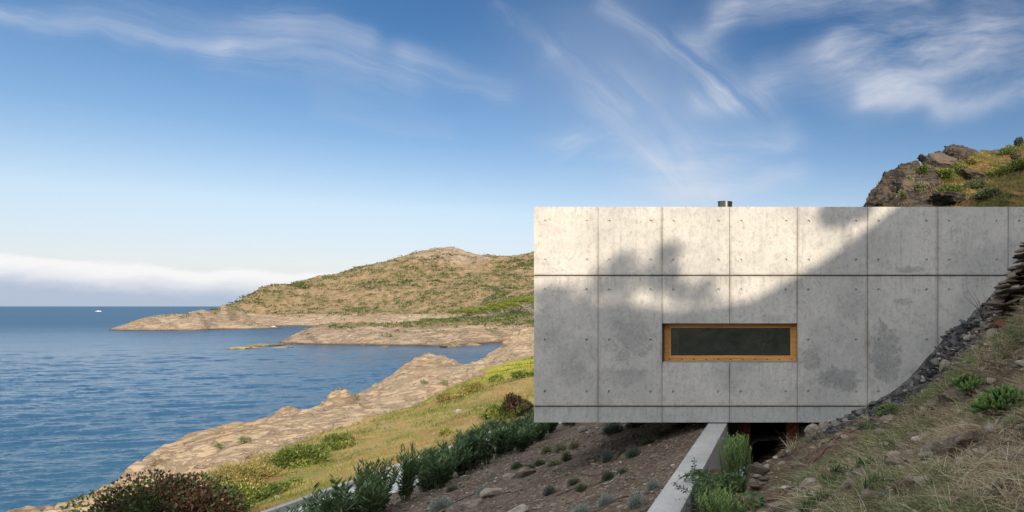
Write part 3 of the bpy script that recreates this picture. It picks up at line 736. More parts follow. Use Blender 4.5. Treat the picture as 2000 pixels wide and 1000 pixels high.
M['wall'] = concrete_mat('board_concrete', stains=st, xj=[fx(a) for a in XJ[1:9]], zj=[fz(538), fz(793.5), ZB, fz(709)])
M['parapet'] = M['wall']
M['beam'] = concrete_mat('edge_beam_concrete', (0.37, 0.375, 0.37), (0.47, 0.47, 0.455), xj=[fx(a) for a in XJ[1:9]], zj=[fz(793)])
M['groove'] = simple('joint_shadow_concrete', (0.10, 0.085, 0.065), 0.9)
M['plainconc'] = concrete_mat('plain_concrete', (0.36, 0.36, 0.35), (0.46, 0.455, 0.44))
M['wallconc'] = concrete_mat('garden_wall_concrete', (0.25, 0.25, 0.245), (0.40, 0.40, 0.39))
house = thing('concrete_house', 'low cantilevered house of raw grey concrete panels with one long timber window', 'house', (XL, Y0, ZB))
def panel(mb, x0, x1, z0, z1, holes, y=Y0, dep=0.03, r=0.027):
    s_ = r * 1.7
    hx = sorted(set(h[0] for h in holes)); hz = sorted(set(h[1] for h in holes)); hs_ = set((round(a, 4), round(b_, 4)) for a, b_ in holes)
    gx, gz = [x0], [z0]
    for a in hx: gx += [a - s_, a + s_]
    for a in hz: gz += [a - s_, a + s_]
    gx.append(x1); gz.append(z1)
    for i in range(len(gx) - 1):
        for j in range(len(gz) - 1):
            a, b_, c_, d_ = gx[i], gx[i + 1], gz[j], gz[j + 1]
            cx, cz = (a + b_) / 2, (c_ + d_) / 2
            if i % 2 and j % 2 and (round(cx, 4), round(cz, 4)) in hs_:
                n = 16; base = len(mb.v)
                for k in range(n):
                    an = 2 * math.pi * (k + 0.5) / n; ca_, sa_ = math.cos(an), math.sin(an); q = s_ / max(abs(ca_), abs(sa_))
                    if k % 4 in (1, 2): pass
                    mb.v.append((cx + ca_ * q, y, cz + sa_ * q))
                for k in range(n):
                    an = 2 * math.pi * (k + 0.5) / n; mb.v.append((cx + math.cos(an) * r, y, cz + math.sin(an) * r))
                for k in range(n):
                    an = 2 * math.pi * (k + 0.5) / n; mb.v.append((cx + math.cos(an) * r * 0.72, y + 0.024, cz + math.sin(an) * r * 0.72))
                cs = [(a, y, c_), (b_, y, c_), (b_, y, d_), (a, y, d_)]
                for k in range(n):
                    l = (k + 1) % n
                    mb.f.append((base + k, base + n + k, base + n + l, base + l))
                    mb.f.append((base + n + k, base + 2 * n + k, base + 2 * n + l, base + n + l))
                mb.f.append(tuple(base + 2 * n + k for k in range(n)))
                # corner triangles of the square cell
                for (cc, k0) in ((cs[2], 1), (cs[3], 5), (cs[0], 9), (cs[1], 13)):
                    bi = len(mb.v); mb.v.append(cc); mb.f.append((base + k0, bi, base + (k0 + 1) % n))
            else:
                mb.quad((a, y, c_), (b_, y, c_), (b_, y, d_), (a, y, d_))
    mb.quad((x0, y, z0), (x0, y, z1), (x0, y + dep, z1), (x0, y + dep, z0)); mb.quad((x1, y, z1), (x1, y, z0), (x1, y + dep, z0), (x1, y + dep, z1))
    mb.quad((x0, y, z1), (x1, y, z1), (x1, y + dep, z1), (x0, y + dep, z1)); mb.quad((x0, y, z0), (x0, y + dep, z0), (x1, y + dep, z0), (x1, y, z0))
def panels(rows, name, mat, win=False):
    mb = MB()
    for i in range(len(XJ) - 1):
        a, b_ = fx(XJ[i]) + (0.0045 if i else 0), fx(XJ[i + 1]) - 0.0045
        for (pt, pb, hy) in rows:
            spans = [(pt, pb, hy)]
            if win and i in (2, 3): spans = [(pt, 631.5, [566]), (709, pb, [765])]
            for t_, bt, hh in spans:
                hol = [(q, fz(k)) for k in hh for q in (a + 0.205, b_ - 0.205)]
                if win and i in (2, 3) and t_ == pt and bt > 632: pass
                panel(mb, a, b_, fz(bt), fz(t_), hol)
    return mb.build(name, mat, house)
panels([(404, 536.6, [432, 508])], 'parapet', M['parapet'])
panels([(539.2, 792.2, [566, 664, 765])], 'wall', M['wall'], True)
panels([(795, 825, [])], 'edge_beam', M['beam'])
yb0, yb1 = Y0 + 0.028, Y0 + 0.30
wx0, wx1, wz0, wz1 = fx(1294.5), fx(1557), fz(709), fz(631.5)
mb = MB()
e = 0.004
mb.box(XL + e, wx0, yb0, yb1, ZB + e, ZT - e).box(wx1, XR - e, yb0, yb1, ZB + e, ZT - e).box(wx0, wx1, yb0, yb1, ZB + e, wz0).box(wx0, wx1, yb0, yb1, wz1, ZT - e)
mb.build('backing_wall', M['groove'], house)
mb = MB().box(XL, XL + 0.3, yb1 + .001, YB, ZB + 0.3, ZT); mb.box(XR - 0.3, XR, yb1 + .001, YB, ZB + 0.3, ZT); mb.box(XL + 0.3, XR - 0.3, YB - 0.3, YB, ZB + 0.3, ZT)
mb.build('side_wall', M['plainconc'], house)
MB().box(XL, XR, yb1 + .001, YB, ZB, ZB + 0.298).build('floor_slab', M['plainconc'], house)
MB().box(XL + 0.302, XR - 0.302, yb1 + .003, YB - 0.302, ZT - 0.40, ZT - 0.10).build('roof', M['plainconc'], house)
# basement below: rough back wall and a footing
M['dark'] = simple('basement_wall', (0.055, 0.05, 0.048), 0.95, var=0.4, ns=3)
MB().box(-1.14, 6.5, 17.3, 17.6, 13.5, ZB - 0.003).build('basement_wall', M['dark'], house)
# steel columns
M['rust'] = simple('corten_steel', (0.17, 0.065, 0.032), 0.85, 0.2, 0.3, 0.45, 14)
for i, (px, d) in enumerate(((1453, 13.95), (1548, 13.8))):
    x = (px - PX) / F * d; mb = MB(); hw = 0.125
    mb.box(x - hw, x - hw + 0.018, d, d + 0.24, 15, ZB - 0.004).box(x + hw - 0.018, x + hw, d, d + 0.24, 15, ZB - 0.004).box(x - hw + 0.018, x + hw - 0.018, d + 0.03, d + 0.05, 15, ZB - 0.004)
    mb.build('column', M['rust'], house)
# window
def wood_mat():
    m, nt, bs = new_mat('oiled_larch')
    p = geopos(nt); a = noise(nt, vmap(nt, p, (1.5, 20, 45)), 1, 5, 0.6, 0.6); b_ = noise(nt, p, 2.5, 3)
    c = mixc(nt, a.sm(0.3, 0.7), (0.45, 0.20, 0.05), (0.68, 0.345, 0.10)); c = mixc(nt, b_.sm(0.4, 0.7) * 0.3, c, (0.28, 0.13, 0.05))
    fin(nt, bs, c, 0.45, bump(nt, a, 0.2, 0.004), 0.4)
    return m
M['wood'] = wood_mat()
win = thing('window', None, None, (wx0, Y0 + 0.14, wz0)); win.parent = house; win.location = (wx0 - XL, 0.14, wz0 - ZB)
def frame(mb, x0, x1, z0, z1, wl, wr, wb, wt, ya, yb_):
    mb.box(x0, x1, ya, yb_, z0, z0 + wb).box(x0, x1, ya, yb_, z1 - wt, z1).box(x0, x0 + wl, ya, yb_, z0 + wb, z1 - wt).box(x1 - wr, x1, ya, yb_, z0 + wb, z1 - wt)
g = 0.003
mb = MB(); frame(mb, wx0 + g, wx1 - g, wz0 + 0.03, wz1 - g, 0.070, 0.070, 0.030, 0.050, Y0 + 0.14, Y0 + 0.23)
mb.build('frame', M['wood'], win, bevel=0.004)
sx0, sx1, sz0, sz1 = wx0 + 0.0735, wx1 - 0.0735, wz0 + 0.064, wz1 - 0.0535
mb = MB(); frame(mb, sx0, sx1, sz0, sz1, 0.052, 0.052, 0.062, 0.038, Y0 + 0.160, Y0 + 0.215)
sash = mb.build('sash', M['wood'], win, bevel=0.005)
M['slot'] = simple('drain_slot', (0.015, 0.012, 0.01), 0.9)
mb = MB()
for i in range(11):
    x = sx0 + 0.03 + i * (sx1 - sx0 - 0.06) / 10; mb.box(x - 0.018, x + 0.018, Y0 + 0.1375, Y0 + 0.142, wz0 + 0.053, wz0 + 0.062)
mb.build('drain_slots', M['slot'], win)['kind'] = 'stuff'
m, nt, bs = new_mat('window_glass'); nt.nodes.remove(bs)
gl = nt.nodes.new('ShaderNodeBsdfGlossy'); gl.inputs['Roughness'].default_value = 0.015; gl.inputs['Color'].default_value = (0.72, 0.92, 1.0, 1)
trn = nt.nodes.new('ShaderNodeBsdfTransparent'); trn.inputs['Color'].default_value = (0.85, 0.92, 0.90, 1)
fr = nt.nodes.new('ShaderNodeFresnel'); fr.inputs['IOR'].default_value = 2.7
mx = nt.nodes.new('ShaderNodeMixShader'); nt.links.new(fr.outputs[0], mx.inputs[0]); nt.links.new(trn.outputs[0], mx.inputs[1]); nt.links.new(gl.outputs[0], mx.inputs[2])
nt.links.new(mx.outputs[0], nt.nodes['Material Output'].inputs['Surface']); M['glass'] = m
MB().box(sx0 + 0.045, sx1 - 0.045, Y0 + 0.186, Y0 + 0.194, sz0 + 0.057, sz1 - 0.034).build('pane', M['glass'], win)
M['sill'] = simple('sill_metal', (0.36, 0.37, 0.38), 0.4, 0.5)
MB().box(wx0 + g, wx1 - g, Y0 + 0.02, Y0 + 0.24, wz0 + 0.001, wz0 + 0.0275).build('sill', M['sill'], win)
M['curtain'] = simple('curtain_cloth', (0.80, 0.88, 0.82), 0.9)
mb = MB(); n = 28
for i in range(n):
    for k, (x, yv) in enumerate(((0, 0), (1, 0))): pass
xsw = np.linspace(sx0 + 0.03, sx0 + 0.19, n + 1); ysw = Y0 + 0.27 + 0.02 * np.sin(np.arange(n + 1) * 1.35)
for i in range(n): mb.quad((xsw[i], ysw[i], wz0 - 0.1), (xsw[i + 1], ysw[i + 1], wz0 - 0.1), (xsw[i + 1], ysw[i + 1], wz1 + 0.1), (xsw[i], ysw[i], wz1 + 0.1))
o = mb.build('curtain', M['curtain'], win, smooth=True); o.modifiers.new('thickness', 'SOLIDIFY').thickness = 0.004
# chimney
M['steel'] = simple('brushed_steel', (0.11, 0.108, 0.10), 0.32, 1.0, 0.5, 0.1)
cx, cy = (1416 - PX) / F * 16, 16.0
ch = thing('chimney', None, None, (0, 0, 0)); ch.parent = house; ch.location = (cx - XL, cy - Y0, ZT - 0.1 - ZB)
zt = H + (HY - 394.5) / F * cy
mb = MB(); mb.tube([(cx, cy, ZT - 0.1), (cx, cy, zt)], 0.158, 40, False); mb.build('flue', M['steel'], ch, smooth=True)
mb = MB(); n = 40
for r0, r1, z0_, z1_ in ((0.166, 0.166, zt - 0.012, zt + 0.004), (0.166, 0.13, zt + 0.004, zt + 0.007), (0.13, 0.13, zt + 0.007, zt - 0.10)):
    for i in range(n):
        a0, a1 = 2 * math.pi * i / n, 2 * math.pi * (i + 1) / n
        mb.quad((cx + r0 * math.cos(a0), cy + r0 * math.sin(a0), z0_), (cx + r0 * math.cos(a1), cy + r0 * math.sin(a1), z0_), (cx + r1 * math.cos(a1), cy + r1 * math.sin(a1), z1_), (cx + r1 * math.cos(a0), cy + r1 * math.sin(a0), z1_))
mb.build('rim', M['steel'], ch)

# ------------------------------------------------------------------ low concrete garden wall running under the house
o = MB().box(fx(1383), fx(1420), 4.0, 17.29, 15.0, ZB - 0.022).build('garden_wall', M['wallconc'], bevel=0.006)
tag(o, 'low smooth grey concrete wall running out from under the house beside the gravel bed', 'wall')
# ------------------------------------------------------------------ foliage and stone materials
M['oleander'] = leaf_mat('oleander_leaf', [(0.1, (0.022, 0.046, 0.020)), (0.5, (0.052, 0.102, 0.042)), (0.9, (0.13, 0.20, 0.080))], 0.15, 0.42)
M['silver'] = leaf_mat('silver_leaf', [(0.1, (0.12, 0.145, 0.125)), (0.5, (0.22, 0.255, 0.225)), (0.9, (0.36, 0.40, 0.35))], 0.2, 0.8)
M['herb'] = leaf_mat('herb_leaf', [(0.1, (0.035, 0.055, 0.025)), (0.5, (0.085, 0.115, 0.055)), (0.9, (0.16, 0.19, 0.09))], 0.2, 0.7)
M['yellowherb'] = leaf_mat('pale_herb_leaf', [(0.1, (0.10, 0.11, 0.05)), (0.5, (0.22, 0.23, 0.12)), (0.9, (0.34, 0.34, 0.19))], 0.2, 0.7)
M['darkherb'] = leaf_mat('dark_herb_leaf', [(0.1, (0.035, 0.05, 0.04)), (0.5, (0.075, 0.10, 0.085)), (0.9, (0.13, 0.165, 0.14))], 0.2, 0.7)
M['rosemary'] = leaf_mat('rosemary_leaf', [(0.05, (0.06, 0.12, 0.03)), (0.5, (0.17, 0.29, 0.085)), (0.95, (0.36, 0.50, 0.17))], 0.25, 0.6)
M['fern'] = leaf_mat('soft_leaf', [(0.1, (0.04, 0.09, 0.03)), (0.5, (0.09, 0.17, 0.06)), (0.9, (0.17, 0.27, 0.10))], 0.3, 0.6)
M['succulent'] = leaf_mat('succulent_leaf', [(0.05, (0.030, 0.060, 0.020)), (0.5, (0.085, 0.155, 0.038)), (0.95, (0.18, 0.27, 0.07))], 0.12, 0.38)
M['iceplant'] = leaf_mat('ice_plant_leaf', [(0.05, (0.025, 0.05, 0.02)), (0.5, (0.06, 0.115, 0.035)), (0.95, (0.15, 0.21, 0.06))], 0.12, 0.4)
M['straw'] = leaf_mat('dry_straw', [(0.0, (0.13, 0.098, 0.062)), (0.4, (0.32, 0.26, 0.165)), (0.75, (0.50, 0.43, 0.29)), (1.0, (0.66, 0.60, 0.45))], 0.2, 0.8)
M['grass'] = leaf_mat('green_blade', [(0.0, (0.05, 0.075, 0.025)), (0.5, (0.14, 0.19, 0.065)), (1.0, (0.27, 0.33, 0.13))], 0.3, 0.6)
M['mastic'] = leaf_mat('mastic_leaf', [(0.05, (0.030, 0.052, 0.014)), (0.4, (0.085, 0.125, 0.026)), (0.7, (0.17, 0.20, 0.04)), (0.95, (0.30, 0.32, 0.08))], 0.25, 0.5)
M['redbush'] = leaf_mat('red_brown_leaf', [(0.0, (0.016, 0.012, 0.008)), (0.26, (0.050, 0.024, 0.017)), (0.42, (0.095, 0.046, 0.031)), (0.49, (0.024, 0.046, 0.014)), (0.9, (0.075, 0.12, 0.03))], 0.2, 0.5, 1.3, 0.8)
M['olivebush'] = leaf_mat('olive_dry_leaf', [(0.1, (0.10, 0.09, 0.025)), (0.5, (0.22, 0.19, 0.055)), (0.9, (0.36, 0.30, 0.11))], 0.25, 0.6)
M['coastgrass'] = leaf_mat('coast_blade', [(0.0, (0.075, 0.11, 0.016)), (0.35, (0.165, 0.185, 0.03)), (0.6, (0.25, 0.20, 0.06)), (0.85, (0.33, 0.26, 0.12)), (1.0, (0.28, 0.165, 0.08))], 0.3, 0.8, 0.9, 0.35)
M['scrub'] = leaf_mat('scrub_leaf', [(0.0, (0.04, 0.058, 0.018)), (0.4, (0.080, 0.108, 0.034)), (0.75, (0.13, 0.155, 0.05)), (1.0, (0.22, 0.20, 0.09))], 0.2, 0.7, 0.6, 0.02)
M['pine'] = leaf_mat('pine_needle', [(0.05, (0.05, 0.075, 0.012)), (0.5, (0.145, 0.175, 0.024)), (0.95, (0.28, 0.30, 0.045))], 0.2, 0.6)
M['pinetrunk'] = simple('pale_pine_bark', (0.27, 0.245, 0.22), 0.9, var=0.25, ns=1)
M['bark'] = simple('brown_bark', (0.12, 0.085, 0.06), 0.9, var=0.3, ns=20)
M['stem'] = simple('green_stem', (0.11, 0.13, 0.06), 0.8, var=0.3, ns=20)
M['stone'] = stone_mat('pale_stone', (0.15, 0.125, 0.10), (0.33, 0.29, 0.24), 8)
M['brownrock'] = stone_mat('brown_rock', (0.075, 0.056, 0.043), (0.185, 0.15, 0.12), 7)
M['shale'] = tint_stone_mat('dark_shale', [(0.0, (0.020, 0.020, 0.022)), (0.5, (0.062, 0.061, 0.065)), (0.85, (0.14, 0.135, 0.13)), (1.0, (0.30, 0.28, 0.25))], 25)
M['rubble'] = tint_stone_mat('loose_rubble', [(0.0, (0.06, 0.048, 0.04)), (0.5, (0.155, 0.13, 0.105)), (0.85, (0.29, 0.255, 0.21)), (1.0, (0.46, 0.42, 0.37))], 30)
M['drystone'] = tint_stone_mat('dry_wall_stone', [(0.0, (0.05, 0.037, 0.030)), (0.45, (0.115, 0.090, 0.070)), (0.8, (0.20, 0.165, 0.13)), (0.93, (0.33, 0.29, 0.25)), (1.0, (0.38, 0.19, 0.12))], 18)
M['crag'] = stone_mat('dark_crag', (0.022, 0.020, 0.018), (0.135, 0.108, 0.083), 1.6)
M['reef'] = stone_mat('wet_reef', (0.07, 0.055, 0.04), (0.30, 0.24, 0.13), 0.7)
rng = np.random.default_rng(11)
fl = lambda f, x, y: float(f(np.array([x]), np.array([y]))[0])

# ------------------------------------------------------------------ oleander hedge beside the path
def oleander_mesh(rng, h, spread, stems, name):
    sb, lb = MB(), Bag()
    for i in range(stems):
        a = rng.uniform(0, 2 * math.pi); l = h * rng.uniform(0.62, 1.0); o_ = spread * rng.uniform(0.2, 1.0)
        tip = np.array([math.cos(a) * o_, math.sin(a) * o_, l]); mid = tip * np.array([0.35, 0.35, 0.5])
        b0 = np.array([math.cos(a), math.sin(a), 0]) * 0.05
        sb.tube([b0 - [0, 0, .05], b0 + mid, tip], [0.011, 0.008, 0.004], 4, False)
        n = int(34 * l / 1.0); t = np.linspace(0.22, 1.0, n)
        p = np.where(t[:, None] < 0.5, b0 + mid * (t[:, None] * 2), b0 * 0 + (b0 + mid) + (tip - b0 - mid) * (t[:, None] * 2 - 1))
        an = rng.uniform(0, 6.28, n); up = 0.25 + 1.1 * t ** 2
        d = np.stack([np.cos(an), np.sin(an), up], 1)
        v, f = leaves(p, d, rng.uniform(0.11, 0.18, n), rng.uniform(0.030, 0.042, n), rng)
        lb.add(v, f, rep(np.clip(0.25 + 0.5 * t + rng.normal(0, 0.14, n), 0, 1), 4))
    return sb, lb
def proto_plant(name, label, cat, group, sb, lb, leafm, stemm, loc=(0, 0, 0)):
    t = thing(name, label, cat, loc, group)
    if sb is not None: sb.build('stems', stemm, t, smooth=True, local=True)
    lb.build('foliage', leafm, t, local=True)
    return t
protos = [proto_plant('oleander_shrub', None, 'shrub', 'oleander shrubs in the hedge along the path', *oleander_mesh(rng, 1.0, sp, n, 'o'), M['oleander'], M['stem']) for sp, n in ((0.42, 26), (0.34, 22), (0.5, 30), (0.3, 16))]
used = set()
def place(proto, loc, rz, sc, label=None, group=None):
    o_ = proto if proto.name not in used else copy_tree(proto)
    used.add(proto.name); o_.location = loc; o_.rotation_euler = (0, 0, rz); o_.scale = (sc[0], sc[0], sc[1]) if hasattr(sc, '__len__') else (sc,) * 3
    if label: o_['label'] = label
    if group: o_['group'] = group
    return o_
ys_ = []
y = 12.4; k = 0
HL = 'dark green oleander shrub with narrow upright leaves in the hedge along the pale path'
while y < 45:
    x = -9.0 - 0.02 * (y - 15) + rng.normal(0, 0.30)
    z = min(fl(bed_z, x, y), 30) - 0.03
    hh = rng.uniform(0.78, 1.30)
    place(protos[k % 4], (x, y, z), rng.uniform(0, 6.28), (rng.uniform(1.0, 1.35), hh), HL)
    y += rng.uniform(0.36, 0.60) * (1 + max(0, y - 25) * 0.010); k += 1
for px, pb, d, hh, lab in ((720, 1012, 15.2, 1.25, 'tallest bushy oleander standing up from the near end of the dark hedge'),
                           (797, 975, 16.6, 1.32, 'slender single-stemmed oleander shoot rising above the middle of the near hedge'),
                           (652, 1020, 14.6, 0.85, 'isolated narrow oleander at the near end of the hedge, path showing beside it')):
    x = (px - PX) / F * d; z = fl(bed_z, x, d) - 0.03
    place(protos[3] if '-stem' in lab or 'narrow' in lab else protos[1], (x, d, z), 1.0, (0.55 if 'slender' in lab else 0.8, hh), lab)

# ------------------------------------------------------------------ cushions of herbs planted in the gravel
def cushion(rng, n, ll, lw, up=0.9):
    d = unit(rng.normal(size=(n, 3)) * [1, 1, 0.75] + [0, 0, 0.35]); d[:, 2] = np.abs(d[:, 2])
    r = rng.uniform(0.25, 0.92, n)[:, None]
    p = d * r * [0.5, 0.5, 0.62]; p *= (1 + 0.18 * fbm(d[:, 0] * 2.5, d[:, 1] * 2.5, d[:, 2] * 2.5 + rng.uniform(0, 50), 3))[:, None]
    v, f = leaves(p, d + [0, 0, up * 0.5] + rng.normal(size=(n, 3)) * 0.35, ll * rng.uniform(0.6, 1.3, n), lw, rng)
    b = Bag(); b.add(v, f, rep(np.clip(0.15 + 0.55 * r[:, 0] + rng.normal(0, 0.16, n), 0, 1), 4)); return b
def cush_proto(mat, n=1500, ll=0.17, lw=0.026, name='herb_cushion'):
    t = thing(name, None, 'shrub', (0, 0, 0), 'herb cushions planted in the gravel bed')
    cushion(rng, n, ll, lw).build('foliage', M[mat], t, local=True); return t
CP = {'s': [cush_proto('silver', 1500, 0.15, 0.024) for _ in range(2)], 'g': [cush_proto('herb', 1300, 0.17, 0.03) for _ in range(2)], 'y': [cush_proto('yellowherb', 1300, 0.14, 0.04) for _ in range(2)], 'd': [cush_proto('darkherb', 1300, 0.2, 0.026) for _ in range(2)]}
SHR = [(1197, 850, 44, 30, 'd', 'rounded blue-green shrub touching the lower edge of the house'), (1240, 836, 36, 18, 'd', 'low dark shrub tucked under the house edge right of the blue-green one'), (1335, 836, 52, 16, 'd', 'wide dark mat of shrub under the house close to the concrete garden wall'),
       (1187, 905, 26, 34, 'd', 'tall narrow grey-blue shrub with a hose ring at its foot'), (1237, 893, 32, 26, 'd', 'dark blue-green shrub in the middle of the gravel bed, right of the hose ring'), (1268, 868, 38, 14, 'g', 'sparse dark low plant on the shaded gravel below the house'), (1296, 852, 30, 14, 'd', 'small sparse dark tuft nearest the top of the concrete wall'),
       (1068, 886, 25, 19, 'y', 'left of three pale yellow-green cushions beside the hedge'), (1095, 884, 27, 22, 'y', 'middle of three pale yellow-green cushions beside the hedge'), (1121, 877, 25, 19, 'y', 'right of three pale yellow-green cushions beside the hedge'),
       (1054, 910, 26, 16, 'g', 'low green tuft behind the pale flat-topped stone'), (1084, 911, 34, 17, 'y', 'wide pale green cushion below the three yellow-green ones'), (1107, 903, 22, 26, 'g', 'leafy green tuft right of the wide pale green cushion'),
       (1033, 921, 30, 18, 'g', 'green tuft touching the right end of the pale stone'), (1010, 916, 26, 16, 'g', 'bright green tuft left of the pale stone next to the hedge'), (1121, 948, 30, 19, 'g', 'upper of two round dark green cushions joined by a brown hose'), (1136, 960, 29, 20, 'g', 'lower of two round dark green cushions joined by a brown hose'),
       (1074, 968, 27, 22, 'd', 'lone round dark cushion on open gravel left of the paired cushions'), (1187, 938, 28, 26, 'g', 'feathery green cushion inside a loop of grey hose'), (1217, 925, 30, 14, 'g', 'sparse green tuft just right of the looped hose'),
       (1276, 958, 34, 30, 's', 'silver cushion closest to the concrete wall in mid bed'), (1243, 990, 44, 34, 's', 'largest silver cushion, next to the concrete wall at the front'), (1184, 987, 40, 30, 's', 'silver cushion between the hose and the largest silver cushion'), (1136, 1008, 44, 30, 's', 'silver cushion cut by the lower edge in front of the gravel bed'),
       (946, 968, 36, 24, 's', 'soft silver-grey bush beside the dark hedge and a flat stone'), (862, 997, 46, 32, 's', 'wispy silver-grey bush at the foot of the near hedge'), (884, 960, 26, 14, 'g', 'low green tuft in the shade of the near hedge')]
cnt = {}
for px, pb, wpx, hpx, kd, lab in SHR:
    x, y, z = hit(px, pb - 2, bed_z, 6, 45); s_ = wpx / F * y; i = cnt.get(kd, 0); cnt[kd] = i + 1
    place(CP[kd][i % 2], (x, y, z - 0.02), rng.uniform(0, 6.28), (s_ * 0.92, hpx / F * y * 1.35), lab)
for px, pb, wpx, hpx, lab in ((1022, 935, 36, 20, 'pale flat-topped stone lying beside the hedge on the gravel'), (997, 938, 24, 11, 'small brown stone against the left end of the pale stone'), (962, 972, 34, 16, 'tan wedge-shaped stone in front of the soft silver bush'),
                             (922, 993, 40, 17, 'dark flat leaning stone at the front of the gravel bed'), (1138, 847, 17, 12, 'whitish upright stone on the gravel under the house corner'), (1012, 1006, 40, 16, 'grey stone cut by the lower edge of the gravel bed')):
    x, y, z = hit(px, pb - 3, bed_z, 6, 45); s_ = wpx / F * y; v, f = rock(rng, (s_ / 1.5, s_ / 2.4, hpx / F * y / 1.35), 4, 10, 0.05, 0.02)
    o = mesh_np('stone', rotx(rotz(v, rng.uniform(-.5, .5)), 0.15) + [x, y, z + hpx / F * y * 0.3], f, M['stone']); tag(o, lab, 'stone', 'stones on the gravel bed')
# pebbles on the gravel
def pebbles(name, n, area, hf, smin, smax, mat, kind=True, dens=None, embed=0.3, sub=1, flat=0.55):
    B = Bag(); x = rng.uniform(area[0], area[1], n); y = rng.uniform(area[2], area[3], n)
    if dens is not None:
        k = rng.random(n) < dens(x, y); x, y = x[k], y[k]
    z = hf(x, y); base = [rock(rng, (1, 1, 1), sub, 7, 0.1) for _ in range(10)]
    s_ = smin + (smax - smin) * rng.random(len(x)) ** 4
    for i in range(len(x)):
        v, f = base[i % 10]; q = rotz(v * [s_[i] * rng.uniform(.7, 1.5), s_[i], s_[i] * flat], rng.uniform(0, 6.28))
        q = rotx(q, rng.normal(0, 0.25)) + [x[i], y[i], z[i] + s_[i] * (flat - embed)]
        B.add(q, f, np.clip(rng.normal(0.5, 0.22), 0, 1))
    o_ = B.build(name, mat); o_['kind'] = 'stuff'; return o_
pebbles('pebbles', 7000, (-11.2, -1.56, 6.5, 24), bed_z, 0.010, 0.055, M['rubble'])
# irrigation hoses
M['hose'] = simple('brown_hose', (0.10, 0.055, 0.038), 0.6); M['ghose'] = simple('grey_hose', (0.25, 0.23, 0.20), 0.6); M['rhose'] = simple('red_hose', (0.15, 0.035, 0.038), 0.5, var=0.3, ns=3)
def hose(pts, r, mat, label, hf, wig=0.02, lift=0.0):
    q = []
    for px, py in pts:
        x, y, z = hit(px, py, hf, 3, 45); q.append((x, y))
    q = np.array(q); t = np.linspace(0, len(q) - 1, len(q) * 10)
    # Catmull-Rom through the laid points
    e = np.vstack([2 * q[0] - q[1], q, 2 * q[-1] - q[-2]]); i = np.minimum(t.astype(int), len(q) - 2); u = (t - i)[:, None]
    p0, p1, p2, p3 = e[i], e[i + 1], e[i + 2], e[i + 3]
    c_ = 0.5 * (2 * p1 + (p2 - p0) * u + (2 * p0 - 5 * p1 + 4 * p2 - p3) * u ** 2 + (3 * p1 - p0 - 3 * p2 + p3) * u ** 3)
    c_ = c_ + wig * np.stack([fbm(t, t * 0, 3, 2, 5), fbm(t, t * 0, 9, 2, 6)], 1)
    z = hf(c_[:, 0], c_[:, 1]); z = np.convolve(np.pad(z, 3, 'edge'), np.ones(7) / 7, 'valid') + r * 0.9 + lift
    o_ = MB().tube([tuple(a) + (b_,) for a, b_ in zip(c_, z)], r, 7).build('irrigation_hose', mat, smooth=True)
    return tag(o_, label, 'hose', 'irrigation hoses')
hose([(1150, 1004), (1180, 992), (1215, 972), (1262, 964), (1300, 952)], 0.010, M['hose'], 'brown drip hose running between the silver cushions at the front', bed_z)
hose([(1085, 970), (1115, 958), (1150, 950), (1180, 940)], 0.011, M['hose'], 'brown drip hose joining the paired dark green cushions', bed_z)
hose([(1178, 926), (1195, 922), (1207, 928), (1200, 938), (1178, 948)], 0.011, M['ghose'], 'grey hose looped around the feathery green cushion', bed_z)
hose([(1104, 932), (1112, 922), (1130, 926), (1160, 928), (1180, 924)], 0.012, M['hose'], 'thin brown hose arching over open gravel in the middle of the bed', bed_z)
hose([(1152, 908), (1170, 898), (1190, 904), (1215, 884), (1245, 872)], 0.013, M['hose'], 'brown hose trailing past the tall grey-blue shrub', bed_z)
hose([(870, 990), (905, 975), (940, 962), (985, 955)], 0.013, M['hose'], 'brown hose along the foot of the near hedge', bed_z)
hose([(1130, 858), (1155, 852), (1180, 846)], 0.016, M['hose'], 'short brown hose on the gravel under the house corner', bed_z)
# ------------------------------------------------------------------ rosemary and weeds between the wall and the slope
def rosemary(rng, n, h, rx, ry):
    sb, lb = MB(), Bag()
    for i in range(n):
        a = rng.uniform(0, 6.28); rr = rng.random() ** 0.6; bx, by = math.cos(a) * rx * rr * 0.55, math.sin(a) * ry * rr * 0.55
        l = h * rng.uniform(0.66, 1.0) * (1.03 - 0.12 * rr); tip = np.array([bx * 1.9, by * 1.9, l]) + rng.normal(0, 0.025, 3)
        b0 = np.array([bx, by, -0.03]); mid = (b0 + tip) / 2 + rng.normal(0, 0.02, 3)
        sb.tube([b0, mid, tip], [0.006, 0.004, 0.002], 4, False)
        m = int(78 * l); t = np.linspace(0.08, 1, m)[:, None]
        p = np.where(t < 0.5, b0 + (mid - b0) * t * 2, mid + (tip - mid) * (t * 2 - 1))
        an = rng.uniform(0, 6.28, m); d = np.stack([np.cos(an), np.sin(an), 0.5 + 0.8 * t[:, 0]], 1)
        v, f = leaves(p, d, rng.uniform(0.026, 0.046, m), 0.0095, rng)
        lb.add(v, f, rep(np.clip(0.05 + 0.6 * t[:, 0] ** 1.5 * l / h + 0.15 * l / h + rng.normal(0, 0.12, m), 0, 1), 4))
    return sb, lb
x, y = -0.70, 9.4; zt_ = fl(hill_z, x, y)
ros = proto_plant('rosemary_bush', 'tall upright bright green rosemary with mauve flowers beside the concrete garden wall', 'shrub', None, *rosemary(rng, 170, 0.86, 0.19, 0.20), M['rosemary'], M['stem'], (x, y, zt_))
M['flower'] = simple('mauve_flower', (0.42, 0.40, 0.62), 0.7)
fb = Bag()
